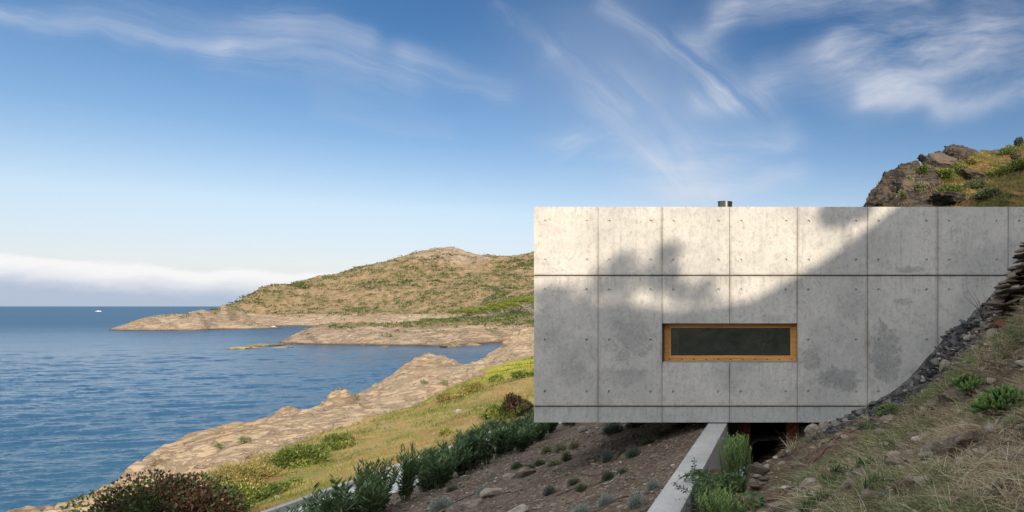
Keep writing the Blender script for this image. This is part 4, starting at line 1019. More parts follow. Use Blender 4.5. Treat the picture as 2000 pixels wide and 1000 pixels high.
for q in ((0.07, -0.22, 0.42), (0.10, -0.23, 0.38), (0.085, -0.24, 0.36), (0.12, -0.22, 0.44)):
    v, f = leaves(np.repeat([q], 7, 0), rng.normal(size=(7, 3)), 0.022, 0.014, rng); mesh_np('flower', v, f, M['flower'], ros, local=True)
x, y = -0.78, 8.1; zt_ = fl(hill_z, x, y)
proto_plant('rosemary_bush', 'low spreading rosemary in front of the tall one, cut by the lower picture edge', 'shrub', None, *rosemary(rng, 150, 0.46, 0.30, 0.26), M['rosemary'], M['stem'], (x, y, zt_ - 0.08))
# feathery low plant arching over the wall base
sb, lb = MB(), Bag()
for i in range(30):
    a = rng.uniform(0, 6.28); l = rng.uniform(0.25, 0.46); hh = rng.uniform(0.10, 0.30)
    pts = [np.array([math.cos(a) * l * t, math.sin(a) * l * t, hh * math.sin(t * 2.4) * 1.2]) for t in np.linspace(0, 1, 9)]
    sb.tube([tuple(q) for q in pts], [0.004] * 8 + [0.002], 4, False)
    for j, q in enumerate(pts[1:]):
        n = 16; d = rng.normal(size=(n, 3)) * [1, 1, 0.35]; v, f = leaves(q + rng.normal(0, 0.012, (n, 3)), d, 0.055 * (1 - j * 0.06), 0.016, rng); lb.add(v, f, rep(np.clip(rng.normal(0.5, 0.2, n), 0, 1), 4))
x, y = -0.95, 8.75
proto_plant('feathery_plant', 'low feathery grey-green plant spreading between the wall and the rosemary', 'plant', None, sb, lb, M['fern'], M['stem'], (x, y, fl(hill_z, x, y)))
# tall dark-leaved weed in front of the wall
sb, lb = MB(), Bag()
def sprig(a, b_, n, big):
    a, b_ = np.array(a), np.array(b_); sb.tube([tuple(a), tuple((a + b_) / 2 + [0, 0, 0.01]), tuple(b_)], [0.005, 0.004, 0.002], 5, False)
    t = np.linspace(0.35, 1, n)[:, None]; p = a + (b_ - a) * t; an = np.arange(n) * 2.4
    ax = (b_ - a) / np.linalg.norm(b_ - a); s1 = unit(np.cross(ax, [[0.2, 1, 0.1]]))[0]; s2 = np.cross(ax, s1)
    d = np.cos(an)[:, None] * s1 + np.sin(an)[:, None] * s2 + ax * 0.45 + [0, 0, -0.25]
    v, f = leaves(p, d, big * rng.uniform(0.7, 1.2, n), big * 0.42, rng, 0.1); lb.add(v, f, rep(np.clip(rng.normal(0.45, 0.15, n), 0, 1), 4))
sprig((0, 0, 0), (-0.03, 0.02, 0.82), 46, 0.052); sprig((-0.01, 0, 0.40), (-0.23, 0.02, 0.50), 26, 0.05); sprig((0, 0, 0.24), (-0.30, -0.02, 0.24), 30, 0.055)
sprig((0, 0, 0.30), (-0.22, -0.03, 0.33), 18, 0.05)
x, y = -1.05, 8.1
proto_plant('leafy_weed', 'tall thin dark-leaved weed standing out against the pale top of the concrete wall', 'plant', None, sb, lb, M['darkherb'], M['stem'], (x, y, fl(hill_z, x, y)))
# broad-leaved nettle at the lower edge
sb, lb = MB(), Bag()
for i in range(9):
    a = rng.uniform(0, 6.28); e = (math.cos(a) * 0.12, math.sin(a) * 0.12, rng.uniform(0.10, 0.24)); sb.tube([(0, 0, -0.02), e], [0.004, 0.002], 4, False)
    n = 12; d = rng.normal(size=(n, 3)) * [1, 1, 0.3]; v, f = leaves(np.array([e]) + rng.normal(0, 0.02, (n, 3)), d, rng.uniform(0.05, 0.085, n), 0.042, rng, 0.12); lb.add(v, f, rep(np.clip(rng.normal(0.6, 0.15, n), 0, 1), 4))
x, y = -0.44, 8.1
proto_plant('nettle', 'small broad-leaved green nettle at the foot of the low rosemary', 'plant', None, sb, lb, M['fern'], M['stem'], (x, y, fl(hill_z, x, y)))
# ------------------------------------------------------------------ the rough slope on the right
def hloc(px, py, lo=2.5, hi=14): return hit(px, py, hill_z, lo, hi)
pebbles('rubble', 3600, (-1.1, 4.5, 4.5, 13.2), hill_z, 0.008, 0.11, M['rubble'], flat=0.4, sub=2)
def shale_d(x, y): return np.clip(shale_at(x, y, None) * 1.2, 0, 1)
o = pebbles('shale_chips', 12000, (0.2, 4.0, 9.5, 13.25), hill_z, 0.012, 0.06, M['shale'], dens=shale_d, flat=0.4, embed=0.1)
def boulder(px, py, wpx, hpx, lab, mat='brownrock', tilt=0.2, yaw=None, sub=4, flat=0.7, strata=0.05):
    x, y, z = hloc(px, py); s_ = wpx / F * y / 1.55; h_ = hpx / F * y / 1.5
    v, f = rock(rng, (s_, s_ * flat, h_), sub, 11, 0.07, strata)
    v = rotz(roty(v, -tilt), rng.uniform(-0.4, 0.4) if yaw is None else yaw)
    o_ = mesh_np('rock', v + [x, y, z + h_ * 0.25], f, M[mat]); return tag(o_, lab, 'rock', 'rocks in the slope on the right')
for a in [(1880, 882, 62, 48, 'large brown rock half buried in dry grass, right of the slope centre', 'brownrock', 0.5), (1842, 888, 34, 40, 'dark brown block leaning against the left of the large half-buried rock', 'brownrock', 0.3),
          (1868, 778, 62, 22, 'long flat grey slab below the smaller succulent clump', 'brownrock', 0.1), (1826, 790, 26, 16, 'pale cream stone left of the long flat slab', 'stone', 0.2), (1930, 800, 52, 26, 'flat layered ledge stone under the biggest succulent', 'brownrock', 0.15),
          (1985, 920, 48, 44, 'angular brown rock by the right edge under bent dry stalks', 'brownrock', 0.3), (1965, 965, 52, 46, 'big fissured rock at the lower right edge', 'brownrock', 0.4), (1848, 720, 34, 24, 'tan block jutting out beside the dark shale', 'stone', 0.15),
          (1660, 962, 46, 40, 'rounded reddish-brown rock in the lower slope', 'brownrock', 0.2), (1700, 985, 50, 34, 'brown rock near the lower edge right of the rounded one', 'brownrock', 0.2), (1575, 955, 40, 24, 'pale tan stone beside the red hose low on the bank', 'stone', 0.3),
          (1592, 850, 34, 26, 'light grey block at the lip of the dark opening under the house', 'stone', 0.2), (1610, 842, 26, 22, 'yellowish stone next to the grey block at the lip of the opening', 'stone', 0.1), (1545, 885, 22, 14, 'small cream stone on the lip of the pit below the house', 'stone', 0.1),
          (1530, 893, 24, 14, 'brown clod on the rim of the pit', 'brownrock', 0.2), (1478, 925, 40, 22, 'crumbly brown lump at the left rim of the pit beside the rosemary', 'brownrock', 0.0), (1775, 965, 46, 40, 'grey-brown stone amid tangled straw near the lower edge', 'brownrock', 0.3),
          (1745, 905, 30, 20, 'small brown stone in the middle of the grassy slope', 'brownrock', 0.2), (1780, 858, 22, 20, 'small reddish stone under a tuft of green grass', 'brownrock', 0.2), (1905, 950, 34, 26, 'grey stone left of the big fissured rock', 'brownrock', 0.3),
          (1805, 755, 20, 12, 'small grey stone at the foot of the shale face', 'stone', 0.2), (1897, 664, 24, 12, 'white flat stone below the dry-stone wall end', 'stone', 0.0), (1870, 680, 18, 12, 'pale chip of stone in the earth left of the white flat one', 'stone', 0.0)]:
    boulder(a[0], a[1], a[2], a[3], a[4], a[5], a[6])
# dark layered shale face against the concrete
B = Bag()
SP = [(1642, 826, 8), (1665, 815, 10), (1690, 808, 14), (1715, 800, 18), (1740, 796, 16), (1762, 788, 20), (1782, 782, 26), (1800, 765, 34), (1812, 745, 44), (1822, 722, 46), (1834, 704, 30), (1846, 682, 26), (1856, 664, 24), (1870, 652, 22), (1886, 640, 20), (1905, 630, 18), (1920, 618, 14)]
for px, py, hpx in SP:
    d = 12.75; x0, _, z0 = P(px, py, d)
    for k in range(int(18 + hpx * 0.9)):
        s_ = rng.uniform(0.05, 0.12) if k > 2 else rng.uniform(0.10, 0.17); v, f = rock(rng, (s_, s_ * 0.8, s_ * (rng.uniform(0.14, 0.36) if k > 2 else rng.uniform(.3, .5))), 2, 12, 0.10)
        v = rotz(roty(rotx(v, rng.normal(0, 0.25)), -0.35 + rng.normal(0, 0.2)), rng.uniform(0, 3))
        x = x0 + rng.normal(0, 0.10); y = d + rng.normal(-0.03, 0.15); y = min(y, 13.15)
        zz = max(z0 - rng.random() ** 1.3 * (hpx + 22) / F * d, fl(hill_z, x, y) - 0.02)
        hz_ = fl(hill_z, x, y); zz = hz_ + rng.uniform(-0.05, 0.09 if hpx < 30 else 0.20)
        B.add(v + [x, y, zz], f, np.clip(rng.normal(0.48, 0.26), 0, 1))
o = B.build('shale_outcrop', M['shale']); tag(o, 'dark grey outcrop of splintered shale climbing against the concrete facade', 'outcrop')
# broken end of a dry-stone wall
B = Bag()
dw = thing('dry_stone_wall', 'broken end of a dry-stone wall of flat brown slabs at the right edge of the picture', 'wall', P(1975, 640, 10.6))
edge = [(480, 1996), (510, 1985), (545, 1962), (575, 1945), (600, 1932), (620, 1926), (650, 1926), (690, 1932)]
for py in np.arange(472, 690, 5.2):
    xl = np.interp(py, [e_[0] for e_ in edge], [e_[1] for e_ in edge]); px = xl + rng.uniform(-6, 10)
    while px < 2120:
        wd = rng.uniform(16, 52) * (0.7 if rng.random() < .3 else 1); d = 10.7 + rng.normal(0, 0.09) + (px - 1930) * 0.0016
        x, _, z = P(px + wd / 2, py + rng.normal(0, 1.6), d); s_ = wd / F * d / 1.7; h_ = rng.uniform(4.0, 8.5) / F * d / 1.35
        if rng.random() < 0.93:
            v, f = rock(rng, (s_, 0.16 + s_ * 0.4, h_), 3, 8, 0.06, 0.03)
            v = rotz(roty(v, -0.22 + rng.normal(0, 0.12)), rng.normal(0, 0.25))
            pale = rng.random() < 0.10 and px < 1960
            B.add(v + [x, d + 0.1, z], f, np.clip(rng.normal(0.42, 0.2), 0, 0.9) if not pale else rng.uniform(0.88, 0.95))
        px += wd * rng.uniform(0.8, 1.0)
    # hearting behind the face
    for k in range(5):
        px2 = rng.uniform(xl + 25, 2120); x, _, z = P(px2, py, 11.1); v, f = rock(rng, (0.2, 0.25, 0.05), 2, 8, 0.06); B.add(v + [x, 11.1, z], f, 0.2)
o = B.build('stones', M['drystone'], dw); o['kind'] = 'stuff'
# whitish and reddish blocks in the wall end
for px, py, wpx, hpx, mt, lab in ((1940, 655, 20, 26, 'stone', 'white stone'), (1950, 632, 16, 18, 'redstone', 'reddish stone'), (1962, 640, 24, 30, 'brownrock', None)):
    M.setdefault('redstone', stone_mat('red_stone', (0.20, 0.085, 0.05), (0.32, 0.16, 0.10), 9))
    x, y, z = P(px, py, 10.45); v, f = rock(rng, (wpx / F * 7, 0.12, hpx / F * 7), 3, 9, 0.06); mesh_np('block', v + [x, y, z], f, M[mt], dw)
# succulents
def succulent(rng, n_ros, spread, ll):
    b = Bag(); 
    for i in range(n_ros):
        a = rng.uniform(0, 6.28); r_ = spread * math.sqrt((i + 0.5) / n_ros); c_ = np.array([math.cos(i * 2.4) * r_, math.sin(i * 2.4) * r_, spread * 0.55 * (1 - (r_ / spread) ** 2) + rng.uniform(0.02, 0.08)])
        ax = unit(np.array([[c_[0] * 0.8, c_[1] * 0.8 - 0.15 * spread, spread * 1.1]]))[0]; s1 = unit(np.cross(ax, [[0, 1, 0.3]]))[0]; s2 = np.cross(ax, s1)
        for k in range(14):
            an = k * 2.4; open_ = 0.25 + 0.95 * (k / 14); L = ll * (0.55 + 0.5 * k / 14)
            d = (math.cos(an) * s1 + math.sin(an) * s2) * open_ + ax * (1.15 - 0.75 * k / 14); d = d / np.linalg.norm(d)
            side = np.cross(d, ax); side /= max(np.linalg.norm(side), 1e-6); nn = np.cross(side, d); W = L * 0.52
            prof = [(0, .16, 0), (.35, .62, -.06), (.72, 1.0, -.05), (.93, .72, .03), (1.03, .12, .08)]
            vs = []
            for (t, wv, lf) in prof:
                m_ = c_ + d * L * t + nn * L * lf
                vs += [m_ - side * W * wv / 2, m_ - nn * W * 0.16 * wv, m_ + side * W * wv / 2, m_ + nn * W * 0.12 * wv]
            f = [(4 * q + j, 4 * q + (j + 1) % 4, 4 * q + 4 + (j + 1) % 4, 4 * q + 4 + j) for q in range(4) for j in range(4)] + [(16, 17, 18, 19)]
            b.add(np.array(vs), np.array(f), np.clip(0.35 + 0.45 * (1 - k / 14) + rng.normal(0, 0.10), 0, 1))
    return b
for px, py, wpx, ll, n, lab in ((1962, 812, 118, 0.165, 13, 'biggest clump of glossy green succulent rosettes, on a ledge at the right edge'), (1896, 770, 84, 0.14, 9, 'smaller clump of green succulent rosettes left above the biggest one'), (1740, 815, 56, 0.09, 13, 'compact dark green succulent clump against the concrete above the grey scree')):
    x, y, z = hloc(px, py, 2.5, 12.9); sp = wpx / F * y / 2 * 0.85
    t = thing('succulent_plant', lab, 'plant', (x, y, z), 'succulent clumps on the slope'); b = succulent(rng, n, sp, ll)
    b.build('leaves', M['succulent'], t, smooth=True, local=True)
    mb = MB()
    for k in range(n): 
        r_ = sp * math.sqrt((k + .5) / n); mb.tube([(0.02 * math.cos(k), 0.02 * math.sin(k), -0.05), (math.cos(k * 2.4) * r_, math.sin(k * 2.4) * r_, sp * 0.45 * (1 - (r_ / sp) ** 2) + 0.03)], [0.012, 0.009], 6)
    mb.build('stems', M['bark'], t, smooth=True, local=True)
# ice plant clumps
def iceplant(rng, n, sx, sy):
    b = Bag()
    p = rng.uniform(-1, 1, (n, 3)) * [sx, sy, 0]; d = np.stack([rng.normal(0.1, 0.4, n), rng.normal(-0.15, 0.4, n), rng.uniform(0.5, 1.1, n)], 1); d = unit(d)
    l = rng.uniform(0.07, 0.13, n); cv = unit(rng.normal(size=(n, 3)))
    for i in range(n):
        ring = []; s1 = unit(np.cross(d[i], [[0.3, 1, 0.2]]))[0]; s2 = np.cross(d[i], s1)
        for t, r_ in ((0, .5), (.4, 1), (.75, .75), (1, .06)):
            c_ = p[i] + d[i] * l[i] * t + cv[i] * l[i] * 0.25 * t * t
            for k in range(3): an = 2.094 * k; ring.append(c_ + (math.cos(an) * s1 + math.sin(an) * s2) * 0.0085 * r_)
        f = [(3 * q + j, 3 * q + (j + 1) % 3, 3 * q + 3 + (j + 1) % 3, 3 * q + 3 + j) for q in range(3) for j in range(3)]
        b.add(np.array(ring), np.array(f), np.repeat(np.array([0.1, 0.35, 0.6, 0.95]), 3) * rng.uniform(0.6, 1.0))
    return b
for px, py, wpx, n, lab in ((1655, 925, 62, 90, 'clump of dark pointed ice plant in the middle of the lower slope'), (1690, 912, 34, 50, 'right-hand tuft joined to the middle ice plant clump'), (1625, 945, 42, 55, 'ice plant clump lower left of the middle one'), (1708, 842, 56, 90, 'dense ice plant at the upper end of the red hose'),
                            (1602, 980, 36, 45, 'ice plant low on the bank beside the hose'), (1712, 955, 50, 60, 'ice plant tuft above a brown rock near the lower edge'), (1580, 1000, 30, 40, 'lowest ice plant cut by the lower edge'), (1745, 880, 34, 40, 'thin ice plant tuft between grass in mid slope')):
    x, y, z = hloc(px, py); t = thing('ice_plant', lab, 'plant', (x, y, z), 'ice plant clumps on the slope'); iceplant(rng, n, wpx / F * y / 2, wpx / F * y / 3).build('leaves', M['iceplant'], t, smooth=True, local=True)
# straw and green blades
def ground_blades(name, n, mat, lmin, lmax, wd, flatness, dens, tint, area=(-1.05, 4.6, 3.6, 13.2), bend=0.5, hf=None, seg=3):
    x = rng.uniform(area[0], area[1], n); y = rng.uniform(area[2], area[3], n); k = rng.random(n) < dens(x, y); x, y = x[k], y[k]; m = len(x)
    cl = fbm(x * 2.2, y * 2.2, 0, 2, 90)
    a = fbm(x * 0.8, y * 0.8, 0, 2, 91) * 3 + rng.normal(0, 1.7, m) + 2.4
    d = np.stack([np.cos(a), np.sin(a), rng.uniform(0.1, 1.0, m) * (1 - flatness) + 0.15], 1)
    p = np.stack([x, y, (hf or hill_z)(x, y) + rng.uniform(-0.01, 0.03, m)], 1)
    l = rng.uniform(lmin, lmax, m) * (1 + 0.3 * cl)
    v, f, q = blades(p, d, l, wd * rng.uniform(0.6, 1.4, m), rng.uniform(0.2, 1.0, m) * bend, rng, seg)
    o_ = mesh_np(name, v, f, mat, tint=np.repeat(np.clip(tint + rng.normal(0, 0.2, m) + cl * 0.15, 0, 1), q)); o_['kind'] = 'stuff'; return o_
def base_d(x, y):
    z = hill_z(x, y); s_ = 1 - shale_at(x, y, None) * 1.3
    return np.clip(s_ * sstep(x, -0.25, 0.35) * (0.55 + 0.6 * fbm(x * 1.5, y * 1.5, 0, 3, 92)), 0.0, 1)
def dry_d(x, y): return np.clip(base_d(x, y) * (0.7 + sstep(x - 0.25 * y, -1.6, 0.6) * 0.6) * (1 - 0.75 * sstep(y, 9.2, 10.5)), 0, 1)
def green_d(x, y): return np.clip(base_d(x, y) * sstep(fbm(x * 1.3, y * 1.3, 0, 3, 93), -0.05, 0.35) * (1 - 0.5 * sstep(y, 10, 11.5)), 0, 1)
ground_blades('dry_grass', 60000, M['straw'], 0.08, 0.34, 0.0055, 0.7, dry_d, 0.42, bend=0.6)
ground_blades('dry_litter', 60000, M['straw'], 0.05, 0.20, 0.005, 0.95, lambda x, y: np.clip(base_d(x, y) + 0.1 * sstep(x, -0.6, 0), 0, 1), 0.25, bend=0.3)
ground_blades('green_grass', 60000, M['grass'], 0.08, 0.30, 0.007, 0.1, green_d, 0.5, bend=0.7)
ground_blades('green_weeds', 34000, M['fern'], 0.02, 0.06, 0.018, 0.1, lambda x, y: np.clip(base_d(x, y) * sstep(fbm(x * 1.8, y * 1.8, 0, 3, 96), 0.1, 0.35), 0, 1), 0.45, bend=0.4, seg=2)
def ground_tufts(name, n, mat, per, lmin, lmax, wd, dens, tint, spread=0.03, lean=0.55):
    x = rng.uniform(-1.0, 4.6, n); y = rng.uniform(3.6, 12.9, n); k = rng.random(n) < dens(x, y); x, y = x[k], y[k]; m = len(x); z = hill_z(x, y)
    sc = np.repeat(rng.uniform(0.6, 1.3, m), per); tt = np.repeat(rng.normal(0, 0.18, m), per); N = m * per
    p = np.repeat(np.stack([x, y, z], 1), per, 0) + rng.normal(0, spread, (N, 3)) * [1, 1, 0.1]
    d = np.stack([rng.normal(-0.12, lean, N), rng.normal(0, lean, N), np.ones(N)], 1)
    v, f, q = blades(p, d, rng.uniform(lmin, lmax, N) * sc, wd * rng.uniform(.6, 1.3, N), rng.uniform(.2, 1.1, N), rng, 3)
    mesh_np(name, v, f, mat, tint=np.repeat(np.clip(tint + tt + rng.normal(0, .12, N), 0, 1), q))['kind'] = 'stuff'
ground_tufts('straw_tufts', 5400, M['straw'], 16, 0.07, 0.26, 0.0065, dry_d, 0.5, lean=0.8)
ground_tufts('grass_tufts', 5200, M['grass'], 14, 0.07, 0.22, 0.009, green_d, 0.55)
# long pale bent stalks at the lower right
mb = MB()
for k in range(16):
    px, py = rng.uniform(1800, 2010), rng.uniform(890, 1000); x, y, z = hloc(px, py); L = rng.uniform(0.25, 0.7); a = rng.normal(0.6, 0.45)
    pts = [(x + L * t * math.cos(a), y + rng.normal(0, 0.02), z + 0.05 + L * t * math.sin(a) * 0.8 - 0.12 * t * t) for t in np.linspace(0, 1, 6)]
    mb.tube(pts, [0.0026, 0.0026, 0.0024, 0.002, 0.0016, 0.001], 5)
M['stalk'] = simple('bleached_stalk', (0.40, 0.35, 0.27), 0.85, var=0.3, ns=6)
o = mb.build('dry_stalks', M['stalk'], smooth=True); o['kind'] = 'stuff'
# wild grass clump with arching dry blades at the lip of the opening
x, y, z = hloc(1548, 885, 5, 13.2); t = thing('reed_grass', 'lone arching tuft of green and straw reed grass at the lip of the dark opening', 'grass tuft', (x, y, z))
n = 46; p = rng.normal(0, 0.02, (n, 3)) * [1, 1, 0]; d = np.stack([rng.normal(-0.1, 0.35, n), rng.normal(0, 0.3, n), np.ones(n)], 1)
v, f, q = blades(p, d, rng.uniform(0.2, 0.52, n), 0.009, rng.uniform(0.3, 1.1, n), rng, 5); mesh_np('blades', v, f, M['straw'], t, tint=np.repeat(rng.uniform(0.4, 1.0, n), q), local=True)
n = 30; p = rng.normal(0, 0.03, (n, 3)) * [1, 1, 0]; d = np.stack([rng.normal(0, 0.5, n), rng.normal(0, 0.4, n), np.ones(n)], 1)
v, f, q = blades(p, d, rng.uniform(0.12, 0.28, n), 0.010, 0.6, rng, 4); mesh_np('green_blades', v, f, M['grass'], t, tint=np.repeat(rng.uniform(0.4, 1.0, n), q), local=True)
# bare twigs at the end of the dry-stone wall
x, y, z = P(1922, 612, 12.2); mb = MB()
for dx_, dz_ in ((-0.32, 0.42), (-0.22, 0.40), (-0.13, 0.22), (-0.28, 0.20), (0.05, 0.2), (-0.36, 0.30)):
    mb.tube([(x, y, z - 0.15), (x + dx_ * 0.5 + 0.03, y, z + dz_ * 0.45), (x + dx_, y - 0.05, z + dz_)], [0.006, 0.004, 0.002], 5)
tag(mb.build('dry_twigs', M['bark'], smooth=True), 'bare dark twigs sticking up against the concrete at the end of the dry-stone wall', 'twigs')
# red hose down the bank
hose([(1690, 832), (1660, 848), (1630, 862), (1612, 880), (1585, 905), (1560, 930), (1540, 955), (1515, 975), (1480, 985), (1450, 984)], 0.013, M['rhose'], 'faded red hose winding down the bank from the ice plant to the rosemary', hill_z, 0.03, 0.015)

# ------------------------------------------------------------------ trees on the crest behind the camera; their shade falls on the house
def tree_shape(rng, h, crown, n, trunk_r, lean=(0, 0), z0=0.45, lump=9, ll=0.22):
    tb, lb = MB(), Bag(); top = np.array([lean[0], lean[1], h * 0.8])
    tb.tube([(0, 0, -0.4), tuple(top * 0.35 + rng.normal(0, .05, 3)), tuple(top * 0.7), tuple(top)], [trunk_r, trunk_r * .8, trunk_r * .55, trunk_r * .25], 9)
    for k in range(lump):
        a = rng.uniform(0, 6.28); c_ = np.array([math.cos(a) * crown[0] * rng.uniform(.3, .8), math.sin(a) * crown[1] * rng.uniform(.3, .8), h * rng.uniform(z0, 0.95)]) + [lean[0], lean[1], 0]
        st_ = top * rng.uniform(0.45, 0.85); tb.tube([tuple(st_), tuple((st_ + c_) / 2 + [0, 0, 0.05]), tuple(c_)], [trunk_r * .4, trunk_r * .25, trunk_r * .1], 6)
        m_ = n // lump; r_ = rng.uniform(0.32, 0.5) * np.array(crown); dd = unit(rng.normal(size=(m_, 3))); q = c_ + dd * r_ * rng.uniform(0.3, 1.0, m_)[:, None]
        v, f = leaves(q, dd + rng.normal(size=(m_, 3)) * 0.6 + [0, 0, .3], ll * rng.uniform(.6, 1.3, m_), ll * 0.4, rng); lb.add(v, f, rep(np.clip(rng.normal(0.45, 0.2, m_), 0, 1), 4))
    return tb, lb
for a, hgt, cr, n, lean, z0_, lab in ((4.5, 1.05, (0.48, 0.48, 0.36), 760, (0, 0), .3, 'small pine behind the camera on the crest, middle one'), (3.8, 0.85, (0.42, 0.42, 0.30), 560, (0, 0), .3, 'small pine behind the camera on the crest, left of the middle one'), (3.0, 0.50, (0.5, 0.5, 0.22), 460, (0, 0), .25, 'low pine behind the camera at the left end of the group'),
                                      (5.05, 0.62, (0.36, 0.36, 0.2), 260, (0.1, 0), .4, 'thin pine behind the camera at the right end of the group'), (7.60, 0.98, (0.50, 0.50, 0.36), 2600, (0, 0), 0.62, 'slim-trunked pine behind the camera standing apart on the right')):
    bb = np.interp(a, [c_[0] for c_ in CREST], [c_[1] for c_ in CREST]); x, y, z = AH(a, 15, bb)
    tb, lb = tree_shape(rng, hgt, cr, n, 0.05, lean, z0_, 9, 0.15)
    t = thing('pine_tree', lab, 'tree', (x, y, float(hill_f(np.array([x]), np.array([y]))[0]) - 0.05), 'pines on the crest behind the camera'); tb.build('trunk', M['bark'], t, smooth=True, local=True); lb.build('crown', M['pine'], t, local=True)
# ------------------------------------------------------------------ bushes and grass on the coastal slope
def cbush(px, pb, wpx, hpx, mat, lab, n=2600, ll=0.16, lw=0.07, d=None, name='bush', depth=0.8, lumps=14, cat='bush', lr=(0.3, 0.5)):
    if d: x = (px - PX) / F * d; y = d; z = fl(coast_z, x, y)
    else: x, y, z = hit(px, pb, coast_z, 14, 250)
    rx, rz = wpx / F * y / 2, hpx / F * y
    t = thing(name, lab, cat, (x, y, z - 0.05), 'bushes on the coastal slope')
    v, f, tt = bush_leaves(rng, n, (rx * 0.95, rx * depth, rz * 0.85), lumps, ll, lw, lr=lr); mesh_np('foliage', v, f, M[mat], t, tint=tt, local=True)
    mb = MB()
    for k in range(6):
        a = k * 1.05; mb.tube([(0, 0, -0.15), (math.cos(a) * rx * .25, math.sin(a) * rx * .2, rz * .3), (math.cos(a) * rx * .5, math.sin(a) * rx * .4, rz * .55)], [0.04 * rz + .01, 0.025 * rz + .006, 0.008], 5)
    mb.build('branches', M['bark'], t, smooth=True, local=True)
    return t
cbush(318, 1060, 290, 122, 'redbush', 'large dark bush of red-brown and green leaves at the lower left corner', 42000, 0.105, 0.072, d=20.5, depth=0.75, lumps=60, lr=(0.40, 0.56))
cbush(205, 1010, 120, 34, 'mastic', 'low green bush spreading left of the large red-brown bush', 2500, 0.10, 0.05, d=25, lumps=14)
cbush(480, 945, 170, 44, 'olivebush', 'long olive-yellow bush on the edge of the rock shelf', 7000, 0.15, 0.045, lumps=24)
cbush(545, 905, 110, 32, 'olivebush', 'olive bush between the long olive one and the green mound', 4000, 0.17, 0.05, lumps=16)
cbush(590, 905, 120, 38, 'mastic', 'green bush with dark gaps left of the pale green mound', 5500, 0.17, 0.08, lumps=18)
cbush(655, 880, 92, 32, 'mastic', 'pale green leafy mound at the seaward edge of the grass', 5000, 0.17, 0.08, lumps=16)
cbush(460, 985, 130, 40, 'mastic', 'bright green bush right behind the large red-brown bush', 5500, 0.12, 0.07, lumps=18)
cbush(540, 965, 120, 30, 'mastic', 'low bright green bush on the grass below the olive bushes', 4200, 0.13, 0.07, lumps=16)
cbush(1008, 812, 64, 52, 'redbush', 'tall bush of green and rusty leaves near the left corner of the house', 3200, 0.16, 0.08, lumps=9, lr=(.25, .4))
cbush(985, 815, 70, 40, 'mastic', 'spreading green bush in front of the rusty one near the house corner', 3600, 0.16, 0.08, lumps=11, lr=(.22, .4))
cbush(965, 815, 46, 24, 'mastic', 'pale green bush left of the rusty one near the house corner', 2000, 0.15, 0.07)
cbush(872, 850, 30, 15, 'mastic', 'small round green bush alone in the middle of the grass slope', 1200, 0.13, 0.07)
cbush(925, 765, 60, 18, 'olivebush', 'dry brownish bush on the edge of the rock below the headland', 2200, 0.3, 0.08)
cbush(970, 745, 34, 12, 'mastic', 'small green bush between the dry bush and the lime-green patch', 1000, 0.3, 0.12)
cbush(890, 780, 70, 16, 'olivebush', 'low dry scrub left below the brownish bush', 2000, 0.25, 0.07)
cbush(1030, 735, 60, 14, 'mastic', 'flat lime-green bush at the house edge above the slope', 1800, 0.3, 0.15)
cbush(1020, 850, 70, 30, 'mastic', 'shaded green bush behind the far hedge by the house corner', 3000, 0.14, 0.07)
cbush(960, 838, 60, 20, 'herb', 'shaded grey-green bush beyond the path near the house', 2200, 0.14, 0.05)
for px, py, wpx, lab in ((425, 874, 16, 'yellow-flowered tuft on the bare rock above the olive bush'), (478, 862, 22, 'yellow tuft in a rock crack right of the other one on the shelf'), (698, 779, 20, 'yellow-green tuft beside the pointed rise of rock'), (868, 752, 18, 'small yellow-green tuft on the pale rock face'), (828, 750, 16, 'tiny yellow tuft on the rock left of the small yellow-green one')):
    cbush(px, py, wpx, wpx * .55, 'yellowherb', lab, 500, 0.16, 0.07, cat='plant', name='rock_plant', lumps=6)
def cg_d(x, y): return np.clip((1 - rock_at(x, y)) * (0.25 + 1.1 * sstep(fbm(x * 0.35, y * 0.35, 0, 3, 97), -0.3, 0.5)), 0, 1)
def cgrass(name, n, area, lmin, lmax, wd, tint):
    u = rng.random(n); y = area[2] * (area[3] / area[2]) ** u; x = rng.uniform(area[0], area[1], n); k = rng.random(n) < cg_d(x, y); x, y = x[k], y[k]; m = len(x)
    p = np.stack([x, y, coast_z(x, y) - 0.02], 1); d = np.stack([rng.normal(0.1, 0.5, m), rng.normal(0, 0.5, m), np.ones(m)], 1)
    sc = 0.6 + y / 40
    v, f, q = blades(p, d, rng.uniform(lmin, lmax, m) * np.minimum(sc, 2), wd * sc * rng.uniform(.6, 1.4, m), rng.uniform(0.1, .8, m), rng, 2)
    tt = np.clip(tint + rng.normal(0, 0.12, m) + fbm(x * .34, y * .11, 0, 4, 98) * 0.95, 0, 1)
    o_ = mesh_np(name, v, f, M['coastgrass'], tint=np.repeat(tt, q)); o_['kind'] = 'stuff'
cgrass('coastal_grass', 60000, (-42, -13.7, 17, 120), 0.08, 0.28, 0.018, 0.33)
